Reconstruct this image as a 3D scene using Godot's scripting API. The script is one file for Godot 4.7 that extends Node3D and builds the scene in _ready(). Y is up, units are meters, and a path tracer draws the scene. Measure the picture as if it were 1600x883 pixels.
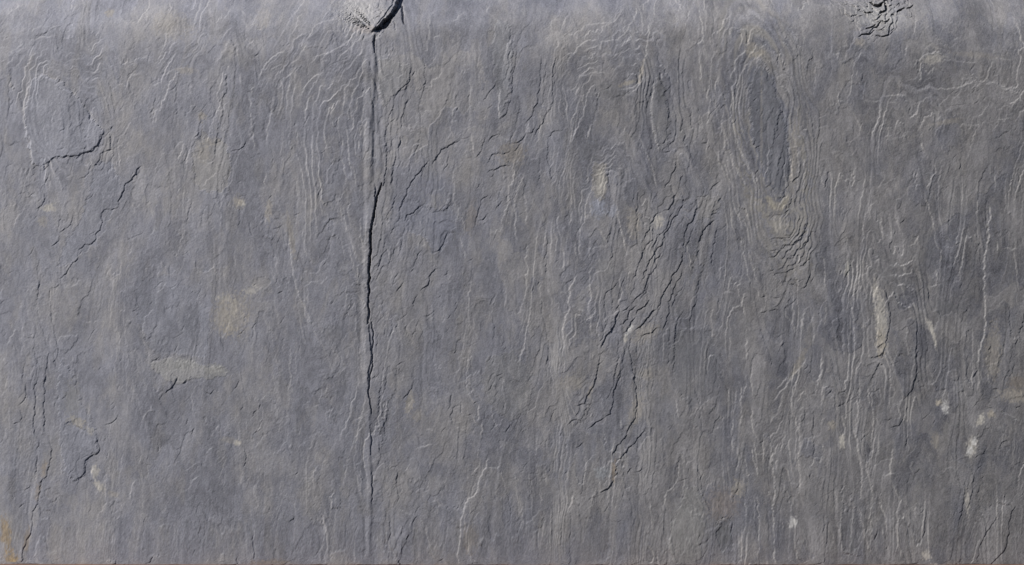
extends Node3D
# A split slate slab seen square on. One unit of the drawing below is one millimetre of stone.
const EXPOSURE := 1.74
const GRAIN := 1.0
const DARK := 0.52
const BRIGHT := 0.68
const HAIR := 0.85
const SHEETS := 0.55
const BEDS := 0.85
const CHIPS := 9000
const BASE_TILT := -0.0008
const COOL := Color(0.1385, 0.1405, 0.163)
const WARM := Color(0.137, 0.134, 0.1405)
const BROWN := Color(0.152, 0.145, 0.141)
const PALE := Color(0.36, 0.35, 0.34)
const STEP := 1.1
const X0 := -60.0
const Y0 := -50.0
const NX := 1565
const NY := 848
const FOOT := 0.4441

var hh := PackedFloat32Array()      # relief, millimetres out of the slab
var pale := PackedFloat32Array()    # how far an exposed layer edge has weathered pale
var cols := PackedColorArray()
var nrm := PackedVector3Array()
var pos := PackedVector3Array()
var ff := PackedFloat32Array()      # bedding level
var bands := []
var na := FastNoiseLite.new()
var nb := FastNoiseLite.new()
var nc := FastNoiseLite.new()
var rng := RandomNumberGenerator.new()
var tx := 0.0
var ty := 0.0
var ts := 2.9425
var soft := 0.6
const TO_LIGHT := Vector3(-0.68, 0.58, 0.45)

func _ready():
	var cam := Camera3D.new()
	cam.name = "camera"
	cam.fov = 20.0
	cam.position = Vector3(0, 0, 0.4415 / tan(deg_to_rad(10.0)))
	cam.near = 0.05
	cam.far = 60.0
	add_child(cam)
	cam.current = true
	var env := Environment.new()
	env.background_mode = Environment.BG_SKY
	var sm := ProceduralSkyMaterial.new()
	sm.sky_top_color = Color(0.36, 0.46, 0.62)
	sm.sky_horizon_color = Color(0.66, 0.70, 0.75)
	sm.ground_bottom_color = Color(0.20, 0.19, 0.18)
	sm.ground_horizon_color = Color(0.42, 0.41, 0.40)
	sm.sky_energy_multiplier = 0.8
	sm.ground_energy_multiplier = 0.8
	var sky := Sky.new()
	sky.sky_material = sm
	env.sky = sky
	env.tonemap_mode = Environment.TONE_MAPPER_LINEAR
	env.tonemap_exposure = EXPOSURE
	env.sdfgi_enabled = true
	env.ssao_enabled = true
	env.ssil_enabled = true
	var we := WorldEnvironment.new()
	we.name = "world_environment"
	we.environment = env
	add_child(we)
	var sun := DirectionalLight3D.new()
	sun.name = "sun"
	sun.light_energy = 1.5
	sun.light_color = Color(1.0, 0.98, 0.95)
	sun.light_angular_distance = 0.5
	sun.shadow_enabled = true
	add_child(sun)
	sun.look_at_from_position(TO_LIGHT * 5.0, Vector3.ZERO, Vector3.UP)
	rng.seed = 4711
	for n in [[na, 11, 3], [nb, 23, 1], [nc, 37, 2]]:
		n[0].noise_type = FastNoiseLite.TYPE_SIMPLEX_SMOOTH
		n[0].seed = n[1]
		n[0].frequency = 1.0
		n[0].fractal_type = FastNoiseLite.FRACTAL_FBM if n[2] > 1 else FastNoiseLite.FRACTAL_NONE
		n[0].fractal_octaves = n[2]
	build_slab()
	build_batten()

# ---------------------------------------------------------------- bedding levels
func cone(x: float, y: float, cx: float, cy: float, a: float, b: float) -> float:
	var dx := (x - cx) / a
	var dy := (y - cy) / b
	return maxf(0.0, 1.0 - sqrt(dx * dx + dy * dy))

func sstep(a: float, b: float, v: float) -> float:
	var t := clampf((v - a) / (b - a), 0.0, 1.0)
	return t * t * (3.0 - 2.0 * t)

func knot(x: float, y: float, cx: float, cy: float, a: float, bb: float, tilt: float, flat: float) -> float:
	# a low swelling with a flat top: its beds outcrop as rings
	var dy := y - cy
	var u := (x - cx - tilt * dy) / a
	var v := dy / bb
	return clampf((1.0 - sqrt(u * u + v * v)) / (1.0 - flat), 0.0, 1.0)

func level(px: float, py: float) -> float:
	var w1 := nb.get_noise_2d(px / 75.0, py / 120.0)
	var w2 := nb.get_noise_2d(px / 75.0 + 90.0, py / 95.0)
	var w3 := nb.get_noise_2d(px / 17.0 + 40.0, py / 30.0)
	var x := px + 9.0 * w1 + 3.0 * w3
	var y := py + 18.0 * w2 + 9.0 * w3
	var f := 2.6 * nc.get_noise_2d((px + 0.10 * py) / 210.0, py / 620.0) + 1.2 * nb.get_noise_2d((px + 0.12 * py) / 52.0 + 30.0, py / 260.0)
	f += 5.6 * knot(x, y, 1200, 205, 84, 235, 0.16, 0.34)
	f += 3.0 * knot(x, y, 1236, 350, 66, 125, 0.0, 0.1) * sstep(300, 340, y)
	f += 3.6 * knot(x, y, 1031, 178, 52, 150, 0.05, 0.3)
	f += 5.0 * knot(x, y, 1388, 505, 84, 140, 0.1, 0.15)
	f += 3.0 * knot(x, y, 908, 545, 50, 110, -0.15, 0.3)
	f += 2.6 * knot(x, y, 100, 180, 80, 95, 0.1, 0.55)
	var dx := x - 576.0
	f += 9.0 * knot(x, y, 576, 215, 185 if dx < 0.0 else 115, 260, 0.0, 0.0)
	f += 3.0 * sstep(250, 420, y) * maxf(0.0, 1.0 - absf(dx) / (150.0 if dx < 0.0 else 110.0))
	# beds stepping down to the lower right between the two knots
	var q := (x - 1065.0) * 0.90 + (y - 300.0) * 0.43
	f += 4.0 * (1.0 - sstep(-45, 60, q)) * sstep(230, 300, y) * (1.0 - sstep(560, 640, y)) * sstep(860, 960, x)
	f += 3.2 * maxf(0.0, 1.0 - absf(x - 1285.0) / (130.0 if x < 1285.0 else 90.0)) * sstep(560, 740, y)
	f += 3.5 * maxf(0.0, 1.0 - absf(x - 1420.0) / 90.0) * sstep(570, 660, y)
	f += 6.0 * sstep(10, 160, y) * sstep(850, 900, x) * (1.0 - sstep(985, 1030, x))
	f += 3.5 * sstep(30, 240, y + 22.0 * nc.get_noise_2d(px / 60.0, py / 50.0)) * sstep(1230, 1520, x)
	f += 3.0 * sstep(0, 130, y) * (1.0 - sstep(330, 430, x))
	f += 1.5 * nb.get_noise_2d(px / 45.0 - 20.0, py / 300.0 + 5.0) * sstep(820, 900, px) * sstep(200, 330, py)
	f += 0.13 * nb.get_noise_2d(px / 11.0 + 7.0, py / 30.0) + 0.09 * nb.get_noise_2d(px / 4.5, py / 9.0 + 9.0)
	return f

func sheet(x: float, y: float) -> float:
	return 20.0 + 2.6 * nc.get_noise_2d((x + 0.1 * y) / 170.0 + 33.0, y / 260.0) + 0.5 * nb.get_noise_2d(x / 30.0, y / 48.0 + 8.0) + 0.10 * nb.get_noise_2d(x / 7.0, y / 11.0 + 70.0)

func band_level(k: int):
	var out := PackedFloat32Array()
	out.resize(NX)
	var y := Y0 + k * STEP
	for i in NX:
		out[i] = level(X0 + i * STEP, y)
	bands[k] = out

func band_height(k: int):
	var out := PackedFloat32Array()
	var pe := PackedFloat32Array()
	out.resize(NX)
	pe.resize(NX)
	var y := Y0 + k * STEP
	var k0 := maxi(k - 1, 0) * NX
	var k1 := mini(k + 1, NY - 1) * NX
	for i in NX:
		var x := X0 + i * STEP
		var f := ff[k * NX + i]
		var gx := (ff[k * NX + mini(i + 1, NX - 1)] - ff[k * NX + maxi(i - 1, 0)]) * 0.5
		var gy := (ff[k1 + i] - ff[k0 + i]) * 0.5
		var g := sqrt(gx * gx + gy * gy)
		var fl := floorf(f)
		var s := clampf((f - fl - 0.5) / clampf(1.1 * g, 0.008, 0.9) + 0.5, 0.0, 1.0)
		var m := nc.get_noise_2d(x / 70.0 + 500.0, y / 120.0)
		var steep := clampf(g * 14.0, 0.0, 1.0)
		var st := clampf(0.22 + 0.9 * m + 0.34 * steep, 0.03, 1.0) * BEDS * (1.0 - 0.65 * (1.0 - sstep(430, 520, x)) * sstep(250, 330, y)) * (1.0 - 0.4 * sstep(600, 640, x) * (1.0 - sstep(780, 860, x)))
		var z := st * (fl + s - f) + 0.13 * f
		# rings round the swellings stand out most
		var kn := maxf(knot(x, y, 1200, 205, 88, 245, 0.16, 0.34), maxf(knot(x, y, 1388, 505, 86, 145, 0.1, 0.15), maxf(knot(x, y, 1031, 178, 54, 155, 0.05, 0.3), 0.16 * knot(x, y, 576, 215, 180, 255, 0.0, 0.0))))
		kn *= 1.0 - 0.8 * sstep(1195, 1225, x - 0.16 * (y - 200.0)) * (1.0 - sstep(1262, 1300, x)) * (1.0 - sstep(300, 340, y))
		z += 0.50 * BEDS * minf(1.0, 5.0 * kn * (1.0 - kn)) * (fl + s - f + 0.3 * f)
		# wide thin sheets, split off unevenly
		var sh := sheet(x, y)
		var sf := floorf(sh)
		var ss := clampf((sh - sf - 0.5) / 0.05 + 0.5, 0.0, 1.0)
		z += SHEETS * clampf(0.45 + 1.1 * nb.get_noise_2d(x / 80.0 + 600.0, y / 100.0), 0.05, 1.0) * (sf + ss - sh)
		# thinner beds inside each bed
		var f2 := f * 2.63 + 0.31
		var fl2 := floorf(f2)
		var s2 := clampf((f2 - fl2 - 0.5) / clampf(2.9 * g, 0.02, 0.9) + 0.5, 0.0, 1.0)
		z += clampf(0.16 + 0.5 * nb.get_noise_2d(x / 60.0, y / 100.0 + 77.0), 0.0, 0.4) * steep * BEDS * (fl2 + s2 - f2)
		if s2 > 0.0 and s2 < 1.0:
			pe[i] = 0.14 * steep * clampf(0.4 + m, 0.0, 1.0)
		if s > 0.0 and s < 1.0:
			pe[i] = 0.30 * clampf(0.15 + 1.6 * m, 0.0, 1.0) * st
		# grain: upright fibres, small lumps, slow swells
		var lean := x + 0.07 * y
		z += GRAIN * (0.105 * nb.get_noise_2d(lean / 2.2, y / 3.2) + 0.11 * nb.get_noise_2d(lean / 8.0, y / 19.0 + 300.0))
		z += 0.16 * nc.get_noise_2d(lean / 24.0, y / 52.0) + 1.0 * nb.get_noise_2d(x / 95.0, y / 150.0)
		var rough := clampf(0.4 + 1.5 * nb.get_noise_2d(x / 90.0 + 11.0, y / 120.0), 0.0, 1.0)
		z += (rough + 0.8 * (1.0 - sstep(10, 100, y))) * 0.27 * absf(nc.get_noise_2d(lean / 8.0 + 55.0, y / 13.0))
		# the slab as a whole: a slight belly, the top edge rolling back
		z += -1.2e-5 * (x - 700.0) * (x - 700.0)
		var up := 100.0 + 9.0 * nb.get_noise_2d(x / 150.0, y / 60.0) - y
		if up > 0.0:
			z -= 0.0022 * up * up
		var rise := 480.0 - y
		z += 0.02 * rise - 0.00005 * rise * rise
		var brow := 47.0 + 14.0 * nb.get_noise_2d(x / 120.0, 8.0) - y
		if brow > 0.0:
			z -= 0.0070 * (0.30 + 0.65 * sstep(150, 520, x)) * brow * brow
		out[i] = z
	bands[k] = [out, pe]

func run_bands(work: Callable) -> void:
	bands = []
	bands.resize(NY)
	var id := WorkerThreadPool.add_group_task(work, NY, -1, true)
	WorkerThreadPool.wait_for_group_task_completion(id)

# ---------------------------------------------------------------- ledges and cracks
func t(x: float, y: float, s := 2.9425):
	tx = x
	ty = y
	ts = s

func d(h: float, p: Array, wl := 20.0, wd := 15.0):      # a bed ending: the stone drops on the side away from the light
	stroke(p, h * DARK, 1.0, wl, wd, 0.0)

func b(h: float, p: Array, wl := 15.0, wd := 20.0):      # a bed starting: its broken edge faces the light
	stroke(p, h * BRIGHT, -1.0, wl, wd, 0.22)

func g(width: float, depth: float, p: Array):          # an open crack
	groove(p, width, depth)

func fine_line(p: Array, jag: float) -> PackedVector2Array:
	var raw := PackedVector2Array()
	for i in range(0, p.size() - 1, 2):
		raw.append(Vector2(tx + p[i] / ts, ty + p[i + 1] / ts))
	var out := PackedVector2Array()
	for i in raw.size() - 1:
		var a := raw[i]
		var c := raw[i + 1]
		var a0 := raw[maxi(i - 1, 0)]
		var c1 := raw[mini(i + 2, raw.size() - 1)]
		var n := maxi(1, int(a.distance_to(c) / 2.2))
		for j in n:
			var u := float(j) / n
			var q := a.lerp(c, u).lerp(a.cubic_interpolate(c, a0, c1, u), 0.25)
			out.append(q + jag * Vector2(nb.get_noise_2d(q.x / 14.0, q.y / 14.0) + 0.6 * nb.get_noise_2d(q.x / 4.0, q.y / 4.0), nb.get_noise_2d(q.x / 14.0 + 300.0, q.y / 14.0) + 0.6 * nb.get_noise_2d(q.x / 4.0 + 90.0, q.y / 4.0)))
	out.append(raw[raw.size() - 1])
	return out

func stroke(p: Array, h: float, way: float, wl: float, wd: float, edge: float, jag := 1.7):
	var l := fine_line(p, jag)
	var side := 0.0                                     # which hand of the line the light is on
	for i in l.size() - 1:
		var e := l[i + 1] - l[i]
		side += e.y * -0.76 + -e.x * -0.65
	side = 1.0 if side > 0.0 else -1.0
	raise(l, h, side, way, wl, wd, edge)

func raise(l: PackedVector2Array, h: float, side: float, way: float, wl: float, wd: float, edge: float):
	var reach := 1.7 * maxf(wl, wd)
	var lo := l[0]
	var hi := l[0]
	var total := 0.0
	for i in l.size():
		lo = lo.min(l[i])
		hi = hi.max(l[i])
		if i > 0:
			total += l[i].distance_to(l[i - 1])
	var i0 := clampi(int((lo.x - reach - X0) / STEP), 0, NX - 1)
	var i1 := clampi(int((hi.x + reach - X0) / STEP) + 1, 0, NX - 1)
	var j0 := clampi(int((lo.y - reach - Y0) / STEP), 0, NY - 1)
	var j1 := clampi(int((hi.y + reach - Y0) / STEP) + 1, 0, NY - 1)
	var w := i1 - i0 + 1
	if w < 2 or j1 <= j0:
		return
	var best := PackedFloat32Array()
	best.resize(w * (j1 - j0 + 1))
	best.fill(1e9)
	var sgn := best.duplicate()
	var along := best.duplicate()
	var run := 0.0
	for k in l.size() - 1:
		var a := l[k]
		var e := l[k + 1] - a
		var ll := e.length_squared()
		if ll < 1e-6:
			continue
		var le := sqrt(ll)
		var q0 := clampi(int((minf(a.x, a.x + e.x) - reach - X0) / STEP), i0, i1)
		var q1 := clampi(int((maxf(a.x, a.x + e.x) + reach - X0) / STEP) + 1, i0, i1)
		var r0 := clampi(int((minf(a.y, a.y + e.y) - reach - Y0) / STEP), j0, j1)
		var r1 := clampi(int((maxf(a.y, a.y + e.y) + reach - Y0) / STEP) + 1, j0, j1)
		for j in range(r0, r1 + 1):
			var vy := Y0 + j * STEP - a.y
			var row := (j - j0) * w - i0
			for i in range(q0, q1 + 1):
				var vx := X0 + i * STEP - a.x
				var u := (vx * e.x + vy * e.y) / ll
				var c := u
				if c < 0.0:
					c = 0.0
				elif c > 1.0:
					c = 1.0
				var ex := vx - e.x * c
				var ey := vy - e.y * c
				var dd := ex * ex + ey * ey
				if dd < best[row + i]:
					best[row + i] = dd
					sgn[row + i] = (e.y * vx - e.x * vy) / le
					along[row + i] = run + le * u
		run += le
	var tip := minf(10.0, total * 0.35)
	for j in range(j0, j1 + 1):
		var row := (j - j0) * w - i0
		for i in range(i0, i1 + 1):
			var bd := best[row + i]
			if bd > reach * reach:
				continue
			var s := sqrt(bd)
			var al := along[row + i]
			var v := minf(minf(al, total - al) / tip, 1.0)
			if v < 0.0:
				v = maxf(0.0, 1.0 + minf(al, total - al) / tip) * 0.0
			if v <= 0.0:
				continue
			v *= h * clampf(0.97 + (0.0 if soft > 1.0 else (0.6 if h < 0.62 else 0.3)) * nb.get_noise_2d(al / 17.0, l[0].x), 0.35, 1.4)
			var fade := 1.0 - s / reach
			if sgn[row + i] * side > 0.0:               # light side
				v *= way * 0.55 * exp(-s / wl) * fade * minf(1.0, s / soft)
			else:
				var gap := 0.0
				if way > 0.0 and soft < 1.0 and s < 1.5:
					gap = HAIR * (0.35 + 0.4 * v) * (1.0 - s / 1.5) * minf(1.0, v * 4.0)
				v = -way * 0.45 * v * exp(-s / wd) * fade * minf(1.0, s / soft) - gap
			hh[j * NX + i] += v
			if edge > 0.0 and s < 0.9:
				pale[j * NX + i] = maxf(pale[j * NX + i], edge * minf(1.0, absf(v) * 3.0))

func groove(p: Array, width: float, depth: float):
	var l := fine_line(p, 1.1)
	var total := 0.0
	for k in l.size() - 1:
		total += l[k].distance_to(l[k + 1])
	var run := 0.0
	for k in l.size() - 1:
		var m := (l[k] + l[k + 1]) * 0.5
		var le := l[k].distance_to(l[k + 1])
		run += le
		var wi := width * minf(1.0, minf(run, total - run) / 22.0 + 0.25) * (1.0 + 0.55 * nb.get_noise_2d(m.x / 22.0, m.y / 22.0))
		var r := wi + 2.5
		for j in range(clampi(int((m.y - r - 2 - Y0) / STEP), 0, NY - 1), clampi(int((m.y + r + 2 - Y0) / STEP) + 1, 0, NY - 1) + 1):
			for i in range(clampi(int((m.x - r - Y0 * 0.0 - X0) / STEP), 0, NX - 1), clampi(int((m.x + r - X0) / STEP) + 1, 0, NX - 1) + 1):
				var q := Geometry2D.get_closest_point_to_segment(Vector2(X0 + i * STEP, Y0 + j * STEP), l[k], l[k + 1])
				var s := q.distance_to(Vector2(X0 + i * STEP, Y0 + j * STEP))
				var v := clampf((wi * 0.5 + 0.6 - s) / 1.2, 0.0, 1.0) * depth
				cut[j * NX + i] = maxf(cut[j * NX + i], v)

var cut := PackedFloat32Array()

# ---------------------------------------------------------------- colour
func spot(x: float, y: float, cx: float, cy: float, a: float, bb: float, turn: float) -> float:
	var dx := x - cx
	var dy := y - cy
	if absf(dx) > 2.2 * maxf(a, bb) or absf(dy) > 2.2 * maxf(a, bb):
		return 0.0
	var c := cos(turn)
	var s := sin(turn)
	var u := (dx * c + dy * s) / a
	var v := (-dx * s + dy * c) / bb
	var r := sqrt(u * u + v * v) + 0.38 * nc.get_noise_2d(x / 8.0, y / 11.0) + 0.3 * nb.get_noise_2d(x / 3.5, y / 5.0)
	return 1.0 - sstep(0.40, 1.1, r)

func stain(cx: float, cy: float, a: float, bb: float, turn: float, tone: Color, much: float):
	var r := 2.2 * maxf(a, bb)
	for j in range(clampi(int((cy - r - Y0) / STEP), 0, NY - 1), clampi(int((cy + r - Y0) / STEP), 0, NY - 1)):
		var y := Y0 + j * STEP
		for i in range(clampi(int((cx - r - X0) / STEP), 0, NX - 1), clampi(int((cx + r - X0) / STEP), 0, NX - 1)):
			var x := X0 + i * STEP
			var v := spot(x, y, cx, cy, a, bb, turn)
			if v > 0.0:
				var c := cols[j * NX + i].lerp(tone * (1.0 + 0.3 * nb.get_noise_2d(x / 4.0, y / 9.0) + 0.15 * nb.get_noise_2d(x / 1.9, y / 2.6)), v * minf(0.9, much * 1.12))
				c.a = 1.0
				cols[j * NX + i] = c

func band_colour(k: int):
	var out := PackedColorArray()
	out.resize(NX)
	var y := Y0 + k * STEP
	for i in NX:
		var x := X0 + i * STEP
		var at := k * NX + i
		var f := ff[at]
		var lv := floorf(f + 0.5)
		var lv2 := floorf(f * 2.63 + 0.81)
		var tint := nb.get_noise_2d(lv * 7.31 + x / 700.0, lv * 3.7 + y / 1200.0)
		var tint2 := nb.get_noise_2d(lv2 * 5.17 + x / 300.0, lv2 * 2.9 + y / 500.0 + 50.0)
		var tint3 := nb.get_noise_2d(floorf(sheet(x, y) + 0.5) * 3.77 + x / 900.0, y / 900.0 + 20.0)
		var slant := x + 0.08 * y
		var n1 := nc.get_noise_2d(x / 130.0 - 60.0, y / 190.0)
		var n2 := nc.get_noise_2d(slant / 36.0 + 80.0, y / 66.0)
		var n3 := nc.get_noise_2d(slant / 10.0, y / 16.0 + 140.0)
		var n4 := nb.get_noise_2d(slant / 2.8, y / 4.2 + 30.0)
		var n5 := nb.get_noise_2d(x / 1.6, y / 1.8)
		var n6 := nc.get_noise_2d(slant / 44.0 - 300.0, y / 110.0)
		var warm := clampf(0.42 + 0.8 * n1 + 0.4 * n2 + 0.3 * tint + 0.5 * tint3 + 0.2 * n3 + 0.00048 * (x - 700.0), 0.0, 1.0)
		var lum := 1.0 + 0.10 * tint + 0.13 * tint2 + 0.15 * tint3 + 0.14 * n1 + 0.12 * n2 + 0.11 * n3 + 0.11 * n4 + 0.20 * n5 - 0.00026 * (x - 600.0) - 0.00010 * (y - 440.0)
		var c := COOL.lerp(WARM, warm)
		c = c.lerp(BROWN, sstep(0.12, 0.55, n6 + 0.25 * n3) * 0.28)
		c *= lum
		var patch := sstep(-0.03, 0.05, nc.get_noise_2d(slant / 62.0 + 200.0, y / 84.0) + 0.16 * n3 + 0.05 * n4)
		var patch2 := sstep(-0.02, 0.04, nc.get_noise_2d(slant / 30.0 - 400.0, y / 38.0 + 60.0) - 0.12 + 0.15 * n3)
		c *= 0.965 + 0.065 * patch + 0.06 * patch2
		if x > 1090.0 and x < 1300.0 and y < 480.0:
			# the dark lens of an upper bed and the ringed beds round it
			var hx := (x + 9.0 * n2 - 1202.0 - 0.16 * (y - 200.0)) / 31.0
			var hy := (y + 14.0 * n3 - 202.0) / 108.0
			var hr := sqrt(hx * hx + hy * hy) + 0.10 * n3
			var ring := sstep(0.95, 1.05, hr) * (1.0 - sstep(1.6, 2.6, hr))
			c *= 1.0 + 0.17 * ring * nb.get_noise_2d(hr * 6.0 + 0.4 * n2, 0.7 + 0.5 * n1)
			c = c.lerp(Color(0.175, 0.165, 0.148), 0.5 * ring * clampf(1.6 * nb.get_noise_2d(hr * 4.0, 9.0 + y / 160.0), 0.0, 1.0))
			c = c.lerp(Color(0.093, 0.097, 0.118) * (1.0 + 0.2 * n3 + 0.15 * n4 + 0.15 * n5), 0.85 * (1.0 - sstep(0.86, 1.02, hr)))
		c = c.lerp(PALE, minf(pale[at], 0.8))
		var foot := sstep(860, 892, y + 14.0 * n2) * (0.25 + 0.75 * clampf(0.5 + 1.4 * nc.get_noise_2d(x / 110.0, 9.0), 0.0, 1.0))
		c = c.lerp(Color(0.16, 0.105, 0.075), 0.42 * foot)
		c.a = 1.0
		out[i] = c
	bands[k] = out

var marks := []

# ---------------------------------------------------------------- flat plates of single beds
func covered(poly: PackedVector2Array) -> PackedInt32Array:
	var lo := poly[0]
	var hi := poly[0]
	for q in poly:
		lo = lo.min(q)
		hi = hi.max(q)
	var out := PackedInt32Array()
	for j in range(maxi(0, int((lo.y - 6.0 - Y0) / STEP)), mini(NY - 1, int((hi.y + 6.0 - Y0) / STEP))):
		var y := Y0 + j * STEP
		for i in range(maxi(0, int((lo.x - 6.0 - X0) / STEP)), mini(NX - 1, int((hi.x + 6.0 - X0) / STEP))):
			var x := X0 + i * STEP
			var q := Vector2(x + 3.5 * nb.get_noise_2d(x / 12.0, y / 12.0) + 1.6 * nb.get_noise_2d(x / 3.5, y / 3.5), y + 3.5 * nb.get_noise_2d(x / 12.0 + 50.0, y / 12.0) + 1.6 * nb.get_noise_2d(x / 3.5, y / 3.5 + 50.0))
			if Geometry2D.is_point_in_polygon(q, poly):
				out.append(j * NX + i)
	return out

func lift(poly: PackedVector2Array, h: float):
	for at in covered(poly):
		hh[at] += h

func tone_plate(poly: PackedVector2Array, tone: Color, much: float):
	for at in covered(poly):
		var c := cols[at]
		var l := c.get_luminance() / 0.14
		cols[at] = c.lerp(Color(tone.r * l, tone.g * l, tone.b * l), much)

# ---------------------------------------------------------------- mesh
func band_normal(k: int):
	var nn := PackedVector3Array()
	var pp := PackedVector3Array()
	nn.resize(NX)
	pp.resize(NX)
	var y := Y0 + k * STEP
	var k0 := maxi(k - 1, 0)
	var k1 := mini(k + 1, NY - 1)
	for i in NX:
		var a := maxi(i - 1, 0)
		var c := mini(i + 1, NX - 1)
		var gx := (hh[k * NX + c] - hh[k * NX + a]) / ((c - a) * STEP)
		var gy := (hh[k1 * NX + i] - hh[k0 * NX + i]) / ((k1 - k0) * STEP)
		nn[i] = Vector3(-gx, gy, 1.0).normalized()
		var yy := lerpf((441.5 - y) * 0.001 + FOOT, BASE_TILT * (X0 + i * STEP - 800.0) * 0.001 + 0.0010 * nb.get_noise_2d(i / 60.0, 2.0) + 0.0003 * nb.get_noise_2d(i / 7.0, 5.0), sstep(NY - 60.0, NY - 1.0, k))
		pp[i] = Vector3((X0 + i * STEP - 800.0) * 0.001, yy, hh[k * NX + i] * 0.001)
	bands[k] = [nn, pp]

func inside(x: float, y: float, poly: PackedVector2Array, lo: Vector2, hi: Vector2) -> bool:
	return x > lo.x and x < hi.x and y > lo.y and y < hi.y and Geometry2D.is_point_in_polygon(Vector2(x, y), poly)

func build_slab():
	run_bands(band_level)
	for k in NY:
		ff.append_array(bands[k])
	run_bands(band_height)
	for k in NY:
		hh.append_array(bands[k][0])
		pale.append_array(bands[k][1])
	cut.resize(NX * NY)
	for p in plates():
		lift(p[0], p[1])
	draw_ledges()
	scatter_chips()
	for i in NX * NY:
		if cut[i] > 0.0:
			hh[i] -= cut[i]
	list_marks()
	run_bands(band_colour)
	for k in NY:
		cols.append_array(bands[k])
	for p in plates():
		tone_plate(p[0], p[2], p[3])
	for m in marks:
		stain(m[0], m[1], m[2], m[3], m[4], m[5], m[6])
	run_bands(band_normal)
	for k in NY:
		nrm.append_array(bands[k][0])
		pos.append_array(bands[k][1])
	bands = []

	var slab := Node3D.new()
	slab.name = "slate_slab"
	slab.set_meta("label", "large blue-grey split slate slab with layered ledges and one long upright crack")
	slab.set_meta("category", "stone slab")
	slab.set_meta("kind", "thing")
	slab.position = Vector3(0, -FOOT, 0)
	add_child(slab, true)
	var stone := StandardMaterial3D.new()
	stone.vertex_color_use_as_albedo = true
	stone.roughness = 0.72
	stone.metallic_specular = 0.35

	var regions := piece_outlines()
	var ids := PackedByteArray()
	ids.resize(NX * NY)
	for r in regions.size():
		var poly: PackedVector2Array = regions[r][1]
		var lo := poly[0]
		var hi := poly[0]
		for q in poly:
			lo = lo.min(q)
			hi = hi.max(q)
		for j in range(maxi(0, int((lo.y - Y0) / STEP)), mini(NY - 1, int((hi.y - Y0) / STEP) + 2)):
			for i in range(maxi(0, int((lo.x - X0) / STEP)), mini(NX - 1, int((hi.x - X0) / STEP) + 2)):
				var x := X0 + (i + 0.5) * STEP
				var y := Y0 + (j + 0.5) * STEP
				x += 2.5 * nb.get_noise_2d(x / 9.0, y / 9.0)
				if inside(x, y, poly, lo, hi):
					ids[j * NX + i] = r + 1
	var lists := []
	lists.resize(regions.size() + 1)
	for r in lists.size():
		lists[r] = PackedInt32Array()
	var main_list := PackedInt32Array()
	main_list.resize((NX - 1) * (NY - 1) * 6)
	var n := 0
	for j in NY - 1:
		for i in NX - 1:
			var a := j * NX + i
			var id := ids[a]
			if id == 0:
				main_list[n] = a
				main_list[n + 1] = a + 1
				main_list[n + 2] = a + NX
				main_list[n + 3] = a + 1
				main_list[n + 4] = a + NX + 1
				main_list[n + 5] = a + NX
				n += 6
			else:
				lists[id].append_array(PackedInt32Array([a, a + 1, a + NX, a + 1, a + NX + 1, a + NX]))
	main_list.resize(n)
	var face := ArrayMesh.new()
	var arr := []
	arr.resize(Mesh.ARRAY_MAX)
	arr[Mesh.ARRAY_VERTEX] = pos
	arr[Mesh.ARRAY_NORMAL] = nrm
	arr[Mesh.ARRAY_COLOR] = cols
	arr[Mesh.ARRAY_INDEX] = main_list
	face.add_surface_from_arrays(Mesh.PRIMITIVE_TRIANGLES, arr)
	part("split_face", face, stone, slab)
	for r in regions.size():
		var m := pick(lists[r + 1])
		var o := part(regions[r][0], m, stone, slab)
		if regions[r].size() > 2:
			o.set_meta("label", regions[r][2])
	part("edge_face", rim_mesh(), stone, slab)

func pick(list: PackedInt32Array) -> ArrayMesh:
	var seen := {}
	var v := PackedVector3Array()
	var nn := PackedVector3Array()
	var cc := PackedColorArray()
	var ix := PackedInt32Array()
	for q in list:
		if not seen.has(q):
			seen[q] = v.size()
			v.append(pos[q])
			nn.append(nrm[q])
			cc.append(cols[q])
		ix.append(seen[q])
	var m := ArrayMesh.new()
	var arr := []
	arr.resize(Mesh.ARRAY_MAX)
	arr[Mesh.ARRAY_VERTEX] = v
	arr[Mesh.ARRAY_NORMAL] = nn
	arr[Mesh.ARRAY_COLOR] = cc
	arr[Mesh.ARRAY_INDEX] = ix
	m.add_surface_from_arrays(Mesh.PRIMITIVE_TRIANGLES, arr)
	return m

func part(called: String, m: Mesh, mat: Material, parent: Node) -> MeshInstance3D:
	var o := MeshInstance3D.new()
	o.name = called
	if parent.has_node(called):
		var k := 1
		while parent.has_node("%s_%03d" % [called, k]):
			k += 1
		o.name = "%s_%03d" % [called, k]
	o.mesh = m
	o.material_override = mat
	parent.add_child(o, true)
	return o

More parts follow.
